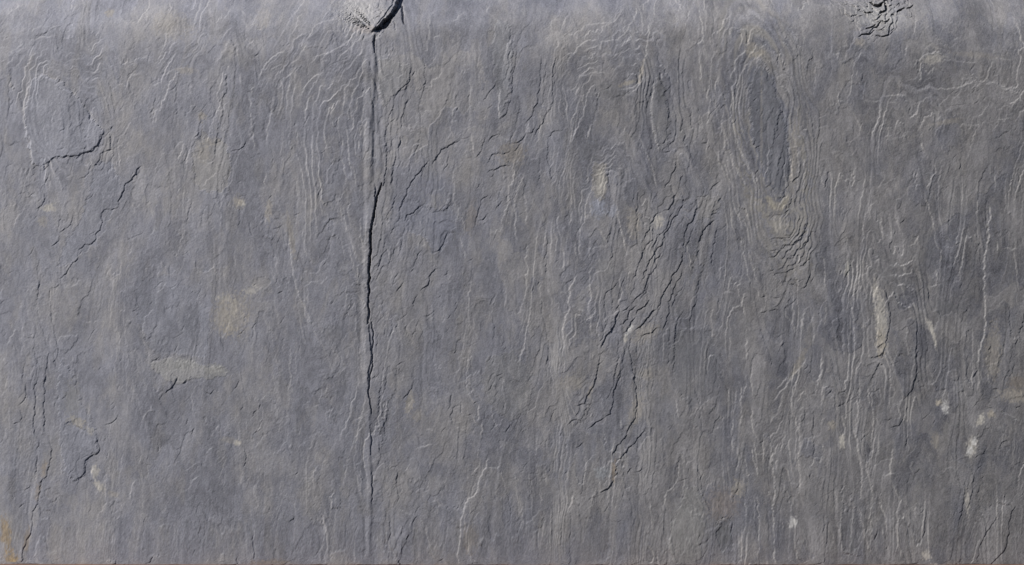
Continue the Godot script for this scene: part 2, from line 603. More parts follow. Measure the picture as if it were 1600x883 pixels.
func rim_mesh() -> ArrayMesh:
	# the broken edge all round and the back of the slab, with beds showing
	var st := SurfaceTool.new()
	st.begin(Mesh.PRIMITIVE_TRIANGLES)
	var ring := PackedInt32Array()
	for i in NX:
		ring.append(i)
	for j in range(1, NY):
		ring.append(j * NX + NX - 1)
	for i in range(NX - 2, -1, -1):
		ring.append((NY - 1) * NX + i)
	for j in range(NY - 2, 0, -1):
		ring.append(j * NX)
	var depth := 9
	for q in ring.size():
		var a := pos[ring[q]]
		var c := pos[ring[(q + 1) % ring.size()]]
		for k in depth:
			var v := []
			for u in [[a, k], [c, k], [c, k + 1], [a, k + 1]]:
				var w: float = float(u[1]) / depth
				var p: Vector3 = u[0]
				var z := lerpf(p.z, -0.16, w)
				var o := Vector3(p.x, p.y - FOOT, 0).normalized() * (0.004 * nb.get_noise_2d(u[1] * 5.1, (p.x + p.y) * 12.0) if u[1] > 0 else 0.0)
				v.append(Vector3(p.x, p.y + o.y, z) + Vector3(o.x, 0, 0))
			for id in [0, 3, 1, 1, 3, 2]:
				st.set_color(COOL.lerp(WARM, 0.5 + 0.4 * nb.get_noise_2d(k * 3.3, q / 60.0)))
				st.add_vertex(v[id])
	var lo := Vector3(pos[0].x, 0.0, -0.1598)
	var hi := Vector3(pos[NX - 1].x, pos[0].y, -0.1598)
	for p in [Vector3(lo.x, hi.y, lo.z), Vector3(lo.x, lo.y, lo.z), Vector3(hi.x, hi.y, lo.z), Vector3(hi.x, hi.y, lo.z), Vector3(lo.x, lo.y, lo.z), Vector3(hi.x, lo.y, lo.z)]:
		st.set_color(COOL)
		st.add_vertex(p)
	st.generate_normals()
	return st.commit()

func build_batten():
	# the reddish timber the slab stands on
	var o := Node3D.new()
	o.name = "wooden_batten"
	o.set_meta("label", "reddish brown wooden batten running along the foot of the slate slab")
	o.set_meta("category", "batten")
	o.set_meta("kind", "thing")
	o.position = Vector3(0, -FOOT - 0.06, -0.03)
	o.rotation.z = BASE_TILT
	add_child(o, true)
	var st := SurfaceTool.new()
	st.begin(Mesh.PRIMITIVE_TRIANGLES)
	# profile of a planed board with rounded front edge, swept along x with slight waviness
	var prof := [Vector2(-0.15, 0.0), Vector2(-0.15, 0.06)]
	for k in 7:
		var a := PI / 2 * (1.0 - k / 6.0)
		prof.append(Vector2(0.051 + 0.006 * cos(a), 0.054 + 0.006 * sin(a)))
	prof.append(Vector2(0.057, 0.0))
	var cuts := 260
	for s in cuts:
		for k in prof.size():
			var p0: Vector2 = prof[k]
			var p1: Vector2 = prof[(k + 1) % prof.size()]
			var v := []
			for u in [[s, p0], [s + 1, p0], [s + 1, p1], [s, p1]]:
				var x: float = -0.90 + 1.80 * u[0] / cuts
				var q: Vector2 = u[1]
				v.append(Vector3(x, q.y, q.x + (0.0012 * nb.get_noise_2d(x * 9.0, 4.0) if q.x > 0 else 0.0)))
			for id in [0, 1, 3, 1, 2, 3]:
				st.set_uv(Vector2(v[id].x * 2.0, v[id].z * 6.0 + v[id].y * 6.0))
				st.add_vertex(v[id])
	st.generate_normals()
	st.generate_tangents()
	var grain := Image.create(512, 128, false, Image.FORMAT_RGB8)
	for y in 128:
		for x in 512:
			var n := 0.5 + 0.5 * na.get_noise_2d(x / 90.0, y / 7.0) + 0.25 * nb.get_noise_2d(x / 30.0, y / 2.0)
			grain.set_pixel(x, y, Color(0.29, 0.195, 0.145).lerp(Color(0.47, 0.335, 0.26), clampf(n, 0, 1)))
	var m := StandardMaterial3D.new()
	m.albedo_texture = ImageTexture.create_from_image(grain)
	m.roughness = 0.8
	part("board", st.commit(), m, o)
	for sx in [-1.0, 1.0]:
		var cap := SurfaceTool.new()
		cap.begin(Mesh.PRIMITIVE_TRIANGLES)
		for k in range(1, prof.size() - 1):
			var tri := [prof[0], prof[k], prof[k + 1]]
			if sx > 0.0:
				tri = [prof[0], prof[k + 1], prof[k]]
			for q in tri:
				cap.set_uv(Vector2(q.x * 4.0, q.y * 4.0))
				cap.add_vertex(Vector3(0.90 * sx, q.y, q.x))
		cap.generate_normals()
		part("end_grain", cap.commit(), m, o)

func scatter_chips():
	tx = 0.0
	ty = 0.0
	ts = 1.0
	for k in CHIPS:
		var x := rng.randf_range(-40, 1640)
		var y := rng.randf_range(-30, 870)
		var keep := 0.5 + 1.2 * nc.get_noise_2d(x / 100.0 + 900.0, y / 140.0)
		if rng.randf() > keep:
			continue
		var dark := rng.randf() < 0.5
		var ln := rng.randf_range(3, 10) + (rng.randf_range(0, 30) if rng.randf() < 0.25 else 0.0)
		var an := PI / 2 + (rng.randfn(0.35, 0.35) if dark else rng.randfn(0.02, 0.3))
		var p := [x, y]
		while ln > 0.0:
			var sl := rng.randf_range(3, 7)
			an += rng.randfn(0.0, 0.28)
			x += cos(an) * sl
			y += sin(an) * sl
			p.append(x)
			p.append(y)
			ln -= sl
		var h := rng.randf_range(0.06, 0.30) + (0.4 if rng.randf() < 0.03 else 0.0)
		stroke(p, h, 1.0 if dark else -1.0, 4.0, 4.0, 0.0 if dark or rng.randf() < 0.6 else 0.25, 1.0)

# ---------------------------------------------------------------- plates and patches with a look of their own
func ellipse(cx: float, cy: float, a: float, bb: float, turn := 0.0) -> PackedVector2Array:
	var o := PackedVector2Array()
	for k in 20:
		var q := Vector2(a * cos(TAU * k / 20.0), bb * sin(TAU * k / 20.0))
		o.append(Vector2(cx, cy) + q.rotated(turn))
	return o

func outline(p: Array) -> PackedVector2Array:
	var o := PackedVector2Array()
	for i in range(0, p.size() - 1, 2):
		o.append(Vector2(p[i], p[i + 1]))
	return o

func piece_outlines() -> Array:
	return [
		["broken_knob", outline([548, -50, 616, -50, 614, 2, 608, 22, 597, 34, 586, 44, 578, 54, 560, 46, 548, 20]), "rough broken knob at the head of the crack, its sunlit flank painted paler"],
		["chipped_hollow", outline([1318, -50, 1446, -50, 1440, 4, 1416, 14, 1404, 28, 1396, 50, 1378, 58, 1352, 54, 1340, 36, 1326, 16]), "stepped hollow of broken layers at the upper edge"],
		["raised_flake", outline([52, 120, 72, 116, 108, 138, 132, 168, 142, 190, 160, 200, 152, 226, 134, 240, 98, 246, 78, 246, 56, 258, 46, 240, 38, 200, 38, 170, 44, 140])],
		["raised_flake", outline([1178, 92, 1192, 96, 1206, 128, 1222, 190, 1232, 250, 1226, 300, 1216, 308, 1196, 270, 1178, 210, 1170, 150])],
		["raised_flake", outline([1026, 116, 1040, 140, 1046, 190, 1042, 218, 1030, 236, 1020, 200, 1016, 165])],
		["raised_flake", outline([1372, 440, 1382, 452, 1390, 490, 1391, 515, 1384, 545, 1376, 561, 1371, 545, 1372, 510, 1366, 470, 1367, 448]), "tan flake worn lighter than the stone round it"],
		["raised_flake", outline([1121, 820, 1128, 813, 1138, 809, 1145, 818, 1146, 842, 1132, 848, 1120, 838])],
		["rust_stain", ellipse(8, 845, 13, 20, -0.35), "orange brown rust stain at the lower corner"],
		["mineral_spot", ellipse(1479, 638, 6, 11, -0.1), "small white mineral spot"],
		["mineral_spot", ellipse(1523, 702, 9, 19, 0.15), "white mineral spot with a tan rim"],
		["mineral_spot", ellipse(1536, 656, 8, 13, 0.3), "cream mineral spot"],
		["mineral_spot", ellipse(1242, 818, 8, 10), "round whitish mineral spot"],
		["mineral_spot", ellipse(1318, 690, 6, 15), "upright whitish mineral spot"],
		["mineral_spot", ellipse(148, 750, 11, 26, -0.5), "tan crumbling lump beside a short crack"],
		["mineral_spot", ellipse(75, 324, 12, 12), "cream patch by the raised flake"],
		["mineral_spot", ellipse(362, 474, 17, 26, -0.3), "tan scuffed patch"],
		["mineral_spot", ellipse(1029, 347, 9, 15), "tan patch between two ledges"],
		["mineral_spot", ellipse(984, 516, 4, 13, 0.45), "small white wedge at the foot of the ledges"],
	]

func plates() -> Array:
	var blue := Color(0.134, 0.138, 0.163)
	var grey := Color(0.150, 0.149, 0.152)
	var dark := Color(0.108, 0.110, 0.122)
	return [
		[outline([54, 120, 72, 116, 92, 126, 112, 142, 130, 164, 142, 186, 160, 202, 156, 222, 142, 236, 118, 244, 84, 246, 66, 262, 50, 256, 44, 226, 38, 200, 38, 168, 46, 138]), 0.75, blue, 0.6],
		[outline([1186, 92, 1194, 98, 1206, 120, 1220, 165, 1231, 225, 1233, 265, 1227, 298, 1217, 312, 1208, 300, 1192, 262, 1178, 220, 1171, 170, 1173, 128]), 0.55, dark, 0.5],
		[outline([1026, 116, 1034, 128, 1041, 150, 1046, 190, 1044, 225, 1032, 238, 1026, 222, 1019, 195, 1016, 170, 1020, 140]), 0.5, grey, 0.3],
		[outline([1124, 824, 1128, 813, 1138, 809, 1145, 818, 1146, 842, 1132, 848, 1122, 840]), -0.6, dark, 0.6],
		[outline([662, 320, 690, 330, 706, 320, 715, 345, 700, 372, 690, 392, 676, 395, 665, 370, 640, 362, 634, 352]), -0.4, blue, 0.7],
		[outline([236, 566, 262, 560, 276, 566, 300, 568, 330, 574, 352, 572, 354, 586, 330, 592, 300, 590, 280, 602, 262, 596, 242, 582]), 0.35, Color(0.185, 0.183, 0.182), 0.6],
		[outline([92, 560, 112, 585, 122, 625, 140, 655, 150, 685, 148, 705, 132, 722, 128, 745, 114, 752, 100, 740, 90, 690, 88, 620]), 0.5, blue, 0.6],
		[outline([318, 200, 330, 225, 345, 216, 356, 230, 362, 270, 350, 300, 325, 300, 304, 290, 300, 240]), -0.4, Color(0.155, 0.15, 0.146), 0.5],
		[outline([592, 92, 612, 92, 640, 103, 643, 118, 632, 140, 614, 150, 602, 168, 593, 150]), 0.5, grey, 0.5],
		[outline([1070, 770, 1085, 760, 1098, 775, 1102, 820, 1095, 860, 1060, 870, 1045, 840, 1060, 800]), 0.3, Color(0.160, 0.158, 0.158), 0.6],
		[outline([775, 30, 796, 34, 800, 70, 800, 110, 795, 150, 782, 185, 776, 140, 770, 80]), 0.45, Color(0.150, 0.152, 0.166), 0.6],
		[outline([1322, 792, 1345, 800, 1352, 830, 1336, 850, 1320, 846, 1316, 818]), -0.4, dark, 0.35],
		[outline([930, 255, 946, 256, 950, 285, 946, 312, 934, 318, 926, 300, 924, 272]), 0.3, Color(0.178, 0.168, 0.158), 0.6],
		[outline([1094, 308, 1122, 306, 1126, 326, 1108, 340, 1098, 338, 1088, 350]), 0.4, Color(0.155, 0.152, 0.154), 0.6],
		[outline([148, 250, 175, 255, 190, 290, 178, 330, 150, 380, 110, 410, 88, 420, 100, 380, 122, 350, 140, 300]), -0.3, blue, 0.7],
		[outline([212, 440, 260, 430, 300, 450, 330, 500, 322, 560, 280, 552, 240, 555, 214, 500]), -0.25, blue, 0.6],
		[outline([760, 560, 800, 548, 830, 580, 826, 640, 800, 660, 770, 640, 752, 600]), 0.25, grey, 0.4],
		[outline([1055, 520, 1110, 515, 1130, 560, 1120, 620, 1080, 640, 1050, 600]), -0.3, dark, 0.4],
	]

func list_marks():
	var tan_c := Color(0.215, 0.197, 0.172)
	var cream := Color(0.30, 0.285, 0.26)
	var white := Color(0.38, 0.375, 0.37)
	var rust := Color(0.205, 0.158, 0.102)
	var slate := Color(0.085, 0.086, 0.094)
	marks = [
		[1480, 638, 6.0, 11.0, -0.1, white, 0.65], [1470, 630, 7.0, 6.0, 0.0, tan_c, 0.8],
		[1523, 700, 10.0, 19.0, 0.15, cream, 0.65], [1526, 692, 5.0, 9.0, 0.2, white, 0.7], [1519, 706, 6.0, 9.0, 0.1, white, 0.7],
		[1536, 657, 7.0, 12.0, 0.3, cream, 0.85], [1553, 648, 8.0, 7.0, 0.0, tan_c, 0.8],
		[1242, 818, 8.0, 9.0, 0.0, white, 0.65], [1318, 690, 6.0, 14.0, 0.0, cream, 0.75], [1302, 666, 8.0, 10.0, 0.0, tan_c, 0.5],
		[1453, 853, 9.0, 8.0, 0.0, cream, 0.6], [1465, 875, 8.0, 10.0, 0.0, cream, 0.4],
		[145, 738, 7.0, 14.0, -0.1, cream, 0.6], [152, 762, 8.0, 13.0, -0.7, cream, 0.6], [175, 774, 12.0, 6.0, 0.2, tan_c, 0.4],
		[118, 660, 20.0, 9.0, 0.45, tan_c, 0.55], [140, 675, 7.0, 7.0, 0.5, cream, 0.4], [110, 625, 16.0, 40.0, 0.0, Color(0.17, 0.168, 0.165), 0.4],
		[3, 828, 9.0, 22.0, -0.2, rust, 0.7], [12, 858, 15.0, 12.0, 0.3, rust, 0.7], [14, 862, 7.0, 6.0, 0.0, Color(0.25, 0.19, 0.11), 0.7],
		[65, 735, 5.0, 16.0, 0.2, rust, 0.3], [54, 770, 5.0, 18.0, 0.2, rust, 0.3], [36, 836, 6.0, 14.0, 0.3, rust, 0.35],
		[75, 325, 12.0, 9.0, -0.3, cream, 0.6], [66, 345, 10.0, 10.0, 0.0, tan_c, 0.35], [52, 312, 8.0, 14.0, 0.3, Color(0.22, 0.22, 0.24), 0.4],
		[352, 466, 16.0, 7.0, 0.0, cream, 0.45], [365, 482, 8.0, 18.0, 0.0, cream, 0.45], [392, 455, 15.0, 8.0, -0.4, cream, 0.45], [365, 490, 30.0, 40.0, 0.0, tan_c, 0.45], [356, 515, 14.0, 12.0, 0.2, tan_c, 0.5], [345, 495, 20.0, 30.0, 0.0, tan_c, 0.3],
		[285, 570, 26.0, 12.0, 0.1, Color(0.19, 0.19, 0.19), 0.75], [335, 577, 22.0, 9.0, 0.0, Color(0.19, 0.188, 0.185), 0.75], [378, 317, 7.0, 7.0, 0.0, cream, 0.6], [372, 315, 9.0, 12.0, 0.0, tan_c, 0.5],
		[318, 240, 14.0, 18.0, 0.0, tan_c, 0.3], [316, 182, 7.0, 9.0, 0.0, tan_c, 0.5], [330, 222, 18.0, 8.0, 0.0, tan_c, 0.35], [370, 692, 7.0, 6.0, 0.3, cream, 0.75], [355, 688, 16.0, 6.0, 0.2, tan_c, 0.3],
		[420, 330, 7.0, 22.0, 0.1, tan_c, 0.45], [455, 370, 6.0, 40.0, -0.15, tan_c, 0.35], [408, 25, 14.0, 24.0, 0.0, tan_c, 0.25],
		[165, 16, 8.0, 8.0, 0.0, tan_c, 0.5], [270, 40, 40.0, 26.0, 0.3, tan_c, 0.28], [290, 110, 18.0, 8.0, 0.0, tan_c, 0.4],
		[938, 285, 10.0, 26.0, 0.0, cream, 0.45], [935, 325, 14.0, 18.0, 0.0, Color(0.19, 0.20, 0.24), 0.6], [958, 330, 8.0, 12.0, 0.3, Color(0.22, 0.23, 0.27), 0.5],
		[1029, 347, 9.0, 14.0, 0.1, cream, 0.55], [990, 350, 12.0, 30.0, 0.0, tan_c, 0.4], [1217, 350, 17.0, 14.0, 0.0, cream, 0.28], [1212, 322, 16.0, 12.0, 0.2, tan_c, 0.4], [1172, 72, 10.0, 16.0, 0.0, tan_c, 0.4],
		[984, 515, 4.0, 12.0, 0.45, white, 0.75], [978, 530, 4.0, 7.0, 0.4, cream, 0.6], [1010, 520, 26.0, 16.0, -0.5, tan_c, 0.4], [960, 735, 4.0, 20.0, 0.05, rust, 0.4], [995, 640, 12.0, 34.0, 0.25, tan_c, 0.35], [940, 740, 14.0, 12.0, 0.0, Color(0.19, 0.20, 0.215), 0.5],
		[1368, 455, 5.0, 22.0, 0.0, cream, 0.5], [1378, 500, 11.0, 54.0, -0.10, cream, 0.6], [1378, 535, 9.0, 28.0, 0.0, tan_c, 0.7], [1456, 512, 5.0, 18.0, -0.4, cream, 0.6], [1462, 530, 3.0, 20.0, -0.2, cream, 0.5],
		[1325, 420, 4.0, 16.0, 0.15, Color(0.20, 0.195, 0.18), 0.6], [1480, 482, 22.0, 16.0, 0.0, slate, 0.6], [1440, 395, 30.0, 30.0, 0.0, slate, 0.25], [1397, 430, 34.0, 26.0, 0.6, slate, 0.4],
		[1555, 550, 16.0, 50.0, 0.0, tan_c, 0.4], [1596, 600, 22.0, 16.0, 0.0, rust, 0.15], [1590, 620, 30.0, 12.0, 0.2, tan_c, 0.5], [1516, 785, 5.0, 26.0, -0.1, cream, 0.45], [1465, 690, 8.0, 14.0, 0.0, tan_c, 0.4],
		[1132, 828, 13.0, 19.0, 0.0, slate, 0.75], [1155, 765, 13.0, 18.0, 0.0, tan_c, 0.5], [1130, 790, 30.0, 30.0, 0.0, Color(0.17, 0.145, 0.13), 0.4], [1080, 810, 34.0, 52.0, 0.0, Color(0.165, 0.163, 0.163), 0.4], [1010, 585, 16.0, 12.0, 0.0, tan_c, 0.3],
		[1065, 540, 60.0, 40.0, 0.0, slate, 0.35], [1205, 316, 5.0, 16.0, -0.6, Color(0.21, 0.195, 0.165), 0.6], [1226, 316, 5.0, 16.0, 0.6, Color(0.21, 0.195, 0.165), 0.6], [1185, 84, 14.0, 6.0, -0.3, tan_c, 0.5], [1031, 140, 8.0, 24.0, 0.0, slate, 0.85], [960, 145, 34.0, 16.0, 0.2, slate, 0.5], [920, 240, 20.0, 22.0, 0.0, slate, 0.45],
		[980, 130, 18.0, 4.0, -0.3, Color(0.22, 0.20, 0.165), 0.45], [1002, 112, 4.0, 26.0, 0.2, tan_c, 0.5], [1240, 245, 7.0, 60.0, 0.05, tan_c, 0.3], [1190, 200, 2.5, 120.0, 0.0, tan_c, 0.2],
		[1460, 92, 20.0, 9.0, -0.2, cream, 0.4], [1530, 85, 50.0, 6.0, 0.1, tan_c, 0.2], [1480, 190, 30.0, 5.0, -0.2, tan_c, 0.3], [1378, 18, 46.0, 30.0, 0.1, Color(0.19, 0.188, 0.187), 0.5], [1345, 65, 9.0, 8.0, 0.0, tan_c, 0.4], [640, 630, 8.0, 22.0, 0.2, tan_c, 0.5], [652, 650, 10.0, 12.0, 0.0, tan_c, 0.3],  # wide ellipse over the chipped hollow paints its sunlit faces lighter
		[640, 330, 30.0, 40.0, 0.4, Color(0.112, 0.117, 0.145), 0.55], [675, 290, 26.0, 22.0, 0.0, Color(0.115, 0.12, 0.15), 0.5], [690, 355, 26.0, 40.0, 0.0, Color(0.11, 0.115, 0.145), 0.5], [735, 340, 12.0, 30.0, 0.2, Color(0.15, 0.135, 0.125), 0.4],
		[800, 240, 26.0, 22.0, 0.0, Color(0.155, 0.14, 0.125), 0.5], [785, 390, 10.0, 30.0, 0.0, tan_c, 0.15], [520, 520, 16.0, 16.0, 0.0, slate, 0.4], [680, 735, 22.0, 12.0, 0.0, Color(0.10, 0.103, 0.125), 0.5],
		[895, 598, 22.0, 16.0, 0.0, tan_c, 0.3], [922, 612, 4.0, 12.0, 0.3, tan_c, 0.6], [945, 420, 22.0, 20.0, 0.0, Color(0.165, 0.163, 0.165), 0.45], [1105, 320, 20.0, 20.0, 0.0, Color(0.16, 0.155, 0.155), 0.4],
		[556, 6, 40.0, 50.0, 0.0, Color(0.23, 0.226, 0.228), 0.5], [570, 45, 24.0, 9.0, 0.0, Color(0.23, 0.205, 0.198), 0.4], [1248, 570, 6.0, 34.0, 0.5, tan_c, 0.4], [420, 865, 40.0, 9.0, 0.0, Color(0.16, 0.13, 0.11), 0.5], [735, 835, 14.0, 18.0, 0.0, Color(0.14, 0.125, 0.11), 0.4],  # first mark paints the knob's sunlit left flank paler
	]

# ---------------------------------------------------------------- the ledges one can follow with a finger
func draw_ledges():
	ledges_head()
	ledges_upper()
	ledges_middle()
	ledges_lower()

func ledges_head():
	# the knob over the crack, its overhang and the crack itself
	t(0, 0, 1.0)
	stroke([617, -50, 617, -10, 616, 2, 611, 14, 604, 24, 597, 33, 590, 40, 583, 45, 580, 50], 12.0, 1.0, 58.0, 7.0, 0.0, 1.2)
	stroke([612, -50, 610, 0, 604, 12, 598, 24, 592, 33, 586, 40], 2.5, 1.0, 10.0, 4.0, 0.0, 1.1)
	g(9.0, 16.0, [622, -50, 621, -10, 619, 4, 615, 16, 609, 25, 602, 34, 597, 40, 588, 44])
	g(2.2, 6.0, [624, -10, 626, 10, 628, 24, 631, 36])
	g(1.4, 3.0, [614, 30, 617, 40, 618, 46])
	stroke([590, -20, 588, 6, 584, 11], 1.8, 1.0, 6, 4, 0.0, 0.825)
	stroke([602, -20, 600, 3, 596, 9], 1.4, 1.0, 6, 4, 0.0, 0.825)
	stroke([585, 20, 592, 19, 596, 14], 1.6, 1.0, 5, 4, 0.0, 0.66)
	stroke([584, 30, 588, 24, 592, 22], 1.2, 1.0, 5, 4, 0.0, 0.66)
	stroke([596, 29, 602, 25, 603, 20], 1.3, 1.0, 5, 4, 0.0, 0.66)
	for k in 110:
		var x := rng.randf_range(535, 602)
		var y := rng.randf_range(-30, 52)
		stroke([x, y, x + rng.randf_range(-4, 3), y + rng.randf_range(3, 7), x + rng.randf_range(-5, 2), y + rng.randf_range(7, 12)], rng.randf_range(0.4, 1.3), -1.0 if rng.randf() < 0.75 else 1.0, 5, 5, 0.3, 0.9)
	for k in 30:
		var x := rng.randf_range(572, 608)
		var y := rng.randf_range(0, 52)
		stroke([x, y, x + 4, y + rng.randf_range(-3, 2), x + 8, y + rng.randf_range(-3, 3)], rng.randf_range(0.5, 1.4), 1.0, 4, 4, 0.0, 0.8)
	g(2.4, 5.0, [586, 54, 585, 62, 584, 73, 586, 82])
	soft = 4.0
	stroke([580, 50, 585, 62, 585, 75, 587, 88, 588, 100, 587, 118, 586, 140, 584, 165, 582, 190, 583, 215, 583, 240, 583, 270, 585, 285], 4.2, 1.0, 7.0, 6.0, 0.0, 0.5)
	soft = 0.6
	stroke([585, 285, 588, 305, 585, 334, 580, 368, 578, 400, 577, 430, 575, 473, 575, 507], 1.8, 1.0, 9.0, 8.0, 0.0, 0.8)
	stroke([575, 500, 578, 530, 580, 560, 576, 578, 574, 600], 1.5, 1.0, 9.0, 6.0, 0.0, 0.8)
	g(1.8, 9.0, [596, 286, 593, 298, 588, 312, 584, 336, 580, 352, 579, 368, 579, 390, 578, 412, 577, 420, 577, 440, 576, 458, 575, 474])
	g(1.0, 6.0, [587, 300, 585, 334, 580, 360])
	g(1.2, 5.0, [575, 474, 577, 486, 577, 495, 574, 507])
	g(1.0, 4.0, [580, 504, 583, 517, 583, 532, 582, 545, 582, 572, 578, 589, 577, 600, 576, 615, 578, 630, 580, 647])
	soft = 2.2
	stroke([577, 586, 576, 610, 579, 634, 578, 655, 580, 680, 579, 715, 580, 745, 582, 765, 579, 790, 580, 820, 577, 845, 577, 860], 1.2, 1.0, 8.0, 6.0, 0.0, 0.7)
	soft = 0.6
	g(0.8, 2.0, [578, 664, 580, 690, 579, 712])
	g(0.8, 2.0, [580, 738, 582, 765, 580, 788])
	soft = 4.5
	stroke([571, 80, 572, 160, 572, 220, 572, 280, 572, 330, 570, 400, 567, 470, 567, 530, 570, 600], 3.2, -1.0, 12.0, 5.0, 0.0, 0.8)
	stroke([571, 640, 572, 700, 574, 780, 573, 860], 2.0, -1.0, 12.0, 5.0, 0.0, 0.8)
	soft = 0.6
	# the stepped hollow at the upper edge
	t(1300, 0, 8.889)
	for p in [[420, 75, 445, 82, 470, 72], [610, 25, 650, 40, 690, 25], [700, 195, 750, 190, 780, 170, 795, 145, 830, 120], [500, 380, 540, 375, 590, 350, 640, 310], [580, 385, 620, 375, 680, 350, 720, 300, 760, 260],
			[970, 150, 985, 110, 1020, 85, 1060, 75, 1110, 45], [1140, 50, 1180, 40, 1215, 20, 1235, 0, 1260, -60], [1000, 40, 1050, 5, 1080, -60], [300, 265, 330, 255, 355, 240], [860, 210, 890, 170, 925, 120, 930, 90]]:
		d(2.97, p, 6, 5)
	d(3.78, [530, 118, 560, 128, 600, 125, 650, 115], 6, 5)
	d(5.4, [740, 135, 765, 110, 800, 85, 830, 70, 860, 60, 865, 20, 860, -20, 850, -100], 8, 6)
	d(4.86, [520, 5, 560, 12, 620, 5], 7, 5)
	d(5.13, [680, 0, 700, 15, 740, 15, 780, 0, 800, -40], 8, 5)
	g(6.5, 14.0, [650, -60, 690, -6, 740, 4, 790, -10, 830, -60])
	g(4.5, 11.0, [845, -60, 858, 0, 858, 45, 835, 80, 790, 100, 750, 128])
	g(2.6, 7.0, [530, 118, 560, 126, 600, 124, 645, 114])
	g(2.4, 6.0, [640, 312, 600, 352, 560, 370, 505, 378])
	g(2.4, 6.0, [730, 262, 700, 320, 660, 352, 590, 382])
	g(2.6, 7.0, [740, 265, 790, 272, 830, 248, 855, 225])
	g(2.6, 7.0, [990, 112, 1050, 80, 1110, 46])
	g(2.2, 6.0, [1145, 50, 1190, 36, 1230, 5])
	g(2.2, 5.0, [420, 76, 445, 82, 470, 72])
	g(1.4, 4.0, [640, 478, 690, 490, 750, 490, 815, 460, 832, 400, 850, 330, 895, 275])
	g(1.3, 4.0, [400, 490, 460, 468, 550, 452, 620, 405])
	g(3.0, 7.0, [860, -80, 868, 0, 862, 50, 840, 75])
	d(3.78, [570, 290, 590, 270, 605, 240, 640, 245, 680, 255, 740, 265, 770, 240, 775, 200], 6, 5)
	d(3.78, [740, 265, 790, 275, 830, 250, 860, 220], 6, 5)
	d(1.89, [400, 490, 450, 470, 510, 465, 560, 450, 600, 420, 640, 400])
	d(2.16, [640, 475, 680, 488, 740, 490, 790, 475, 820, 455, 830, 400, 835, 360, 870, 310, 895, 270, 910, 240, 920, 210])
	d(1.35, [560, 490, 590, 455])
	d(1.35, [500, 535, 545, 545])
	d(1.35, [580, 575, 620, 560])
	d(1.76, [890, 420, 905, 410, 920, 350, 935, 290, 960, 230, 975, 200])
	d(1.89, [1270, 90, 1330, 75], 5, 5)
	d(1.89, [350, 190, 370, 160], 5, 5)
	d(1.89, [500, 275, 540, 285, 570, 290], 5, 5)
	d(1.62, [640, 400, 720, 410, 800, 395], 5, 5)
	b(1.0, [450, 380, 475, 440])
	b(0.9, [340, 340, 360, 390, 385, 450])
	b(0.9, [220, 60, 260, 170, 320, 280])
	t(0, 0, 1.0)
	for k in 17:
		var rx := 8.0 + k * 3.9
		var ry := 5.0 + k * 4.0
		var a0 := deg_to_rad(rng.randf_range(-35, 15))
		while a0 < deg_to_rad(160):
			var a1 := a0 + deg_to_rad(rng.randf_range(45, 105))
			var p := []
			var n := int((a1 - a0) * (rx + ry) / 9.0) + 2
			for q in n + 1:
				var an := lerpf(a0, a1, float(q) / n)
				var w := 1.0 + 0.26 * nb.get_noise_2d(an * 1.6 + k * 0.25, k * 0.3) - 0.26 * pow(sin(2.0 * an), 2.0)
				p.append(1388.0 - k * 1.1 + rx * w * cos(an))
				p.append(-16.0 + ry * w * sin(an))
			var h := rng.randf_range(1.0, 3.0) * (1.3 - k * 0.05)
			raise(fine_line(p, 1.8), h, -1.0, 1.0, 6.0, 4.0, 0.0)
			a0 = a1 + deg_to_rad(rng.randf_range(-6, 8))
	t(1300, 0, 8.889)
	for k in 25:
		var x := rng.randf_range(230, 480)
		var y := rng.randf_range(-200, 300)
		stroke([x, y, x + rng.randf_range(-5, 20), y + 30, x + rng.randf_range(0, 30), y + 60], rng.randf_range(0.4, 1.0), -1.0, 5, 5, 0.2, 1.5)

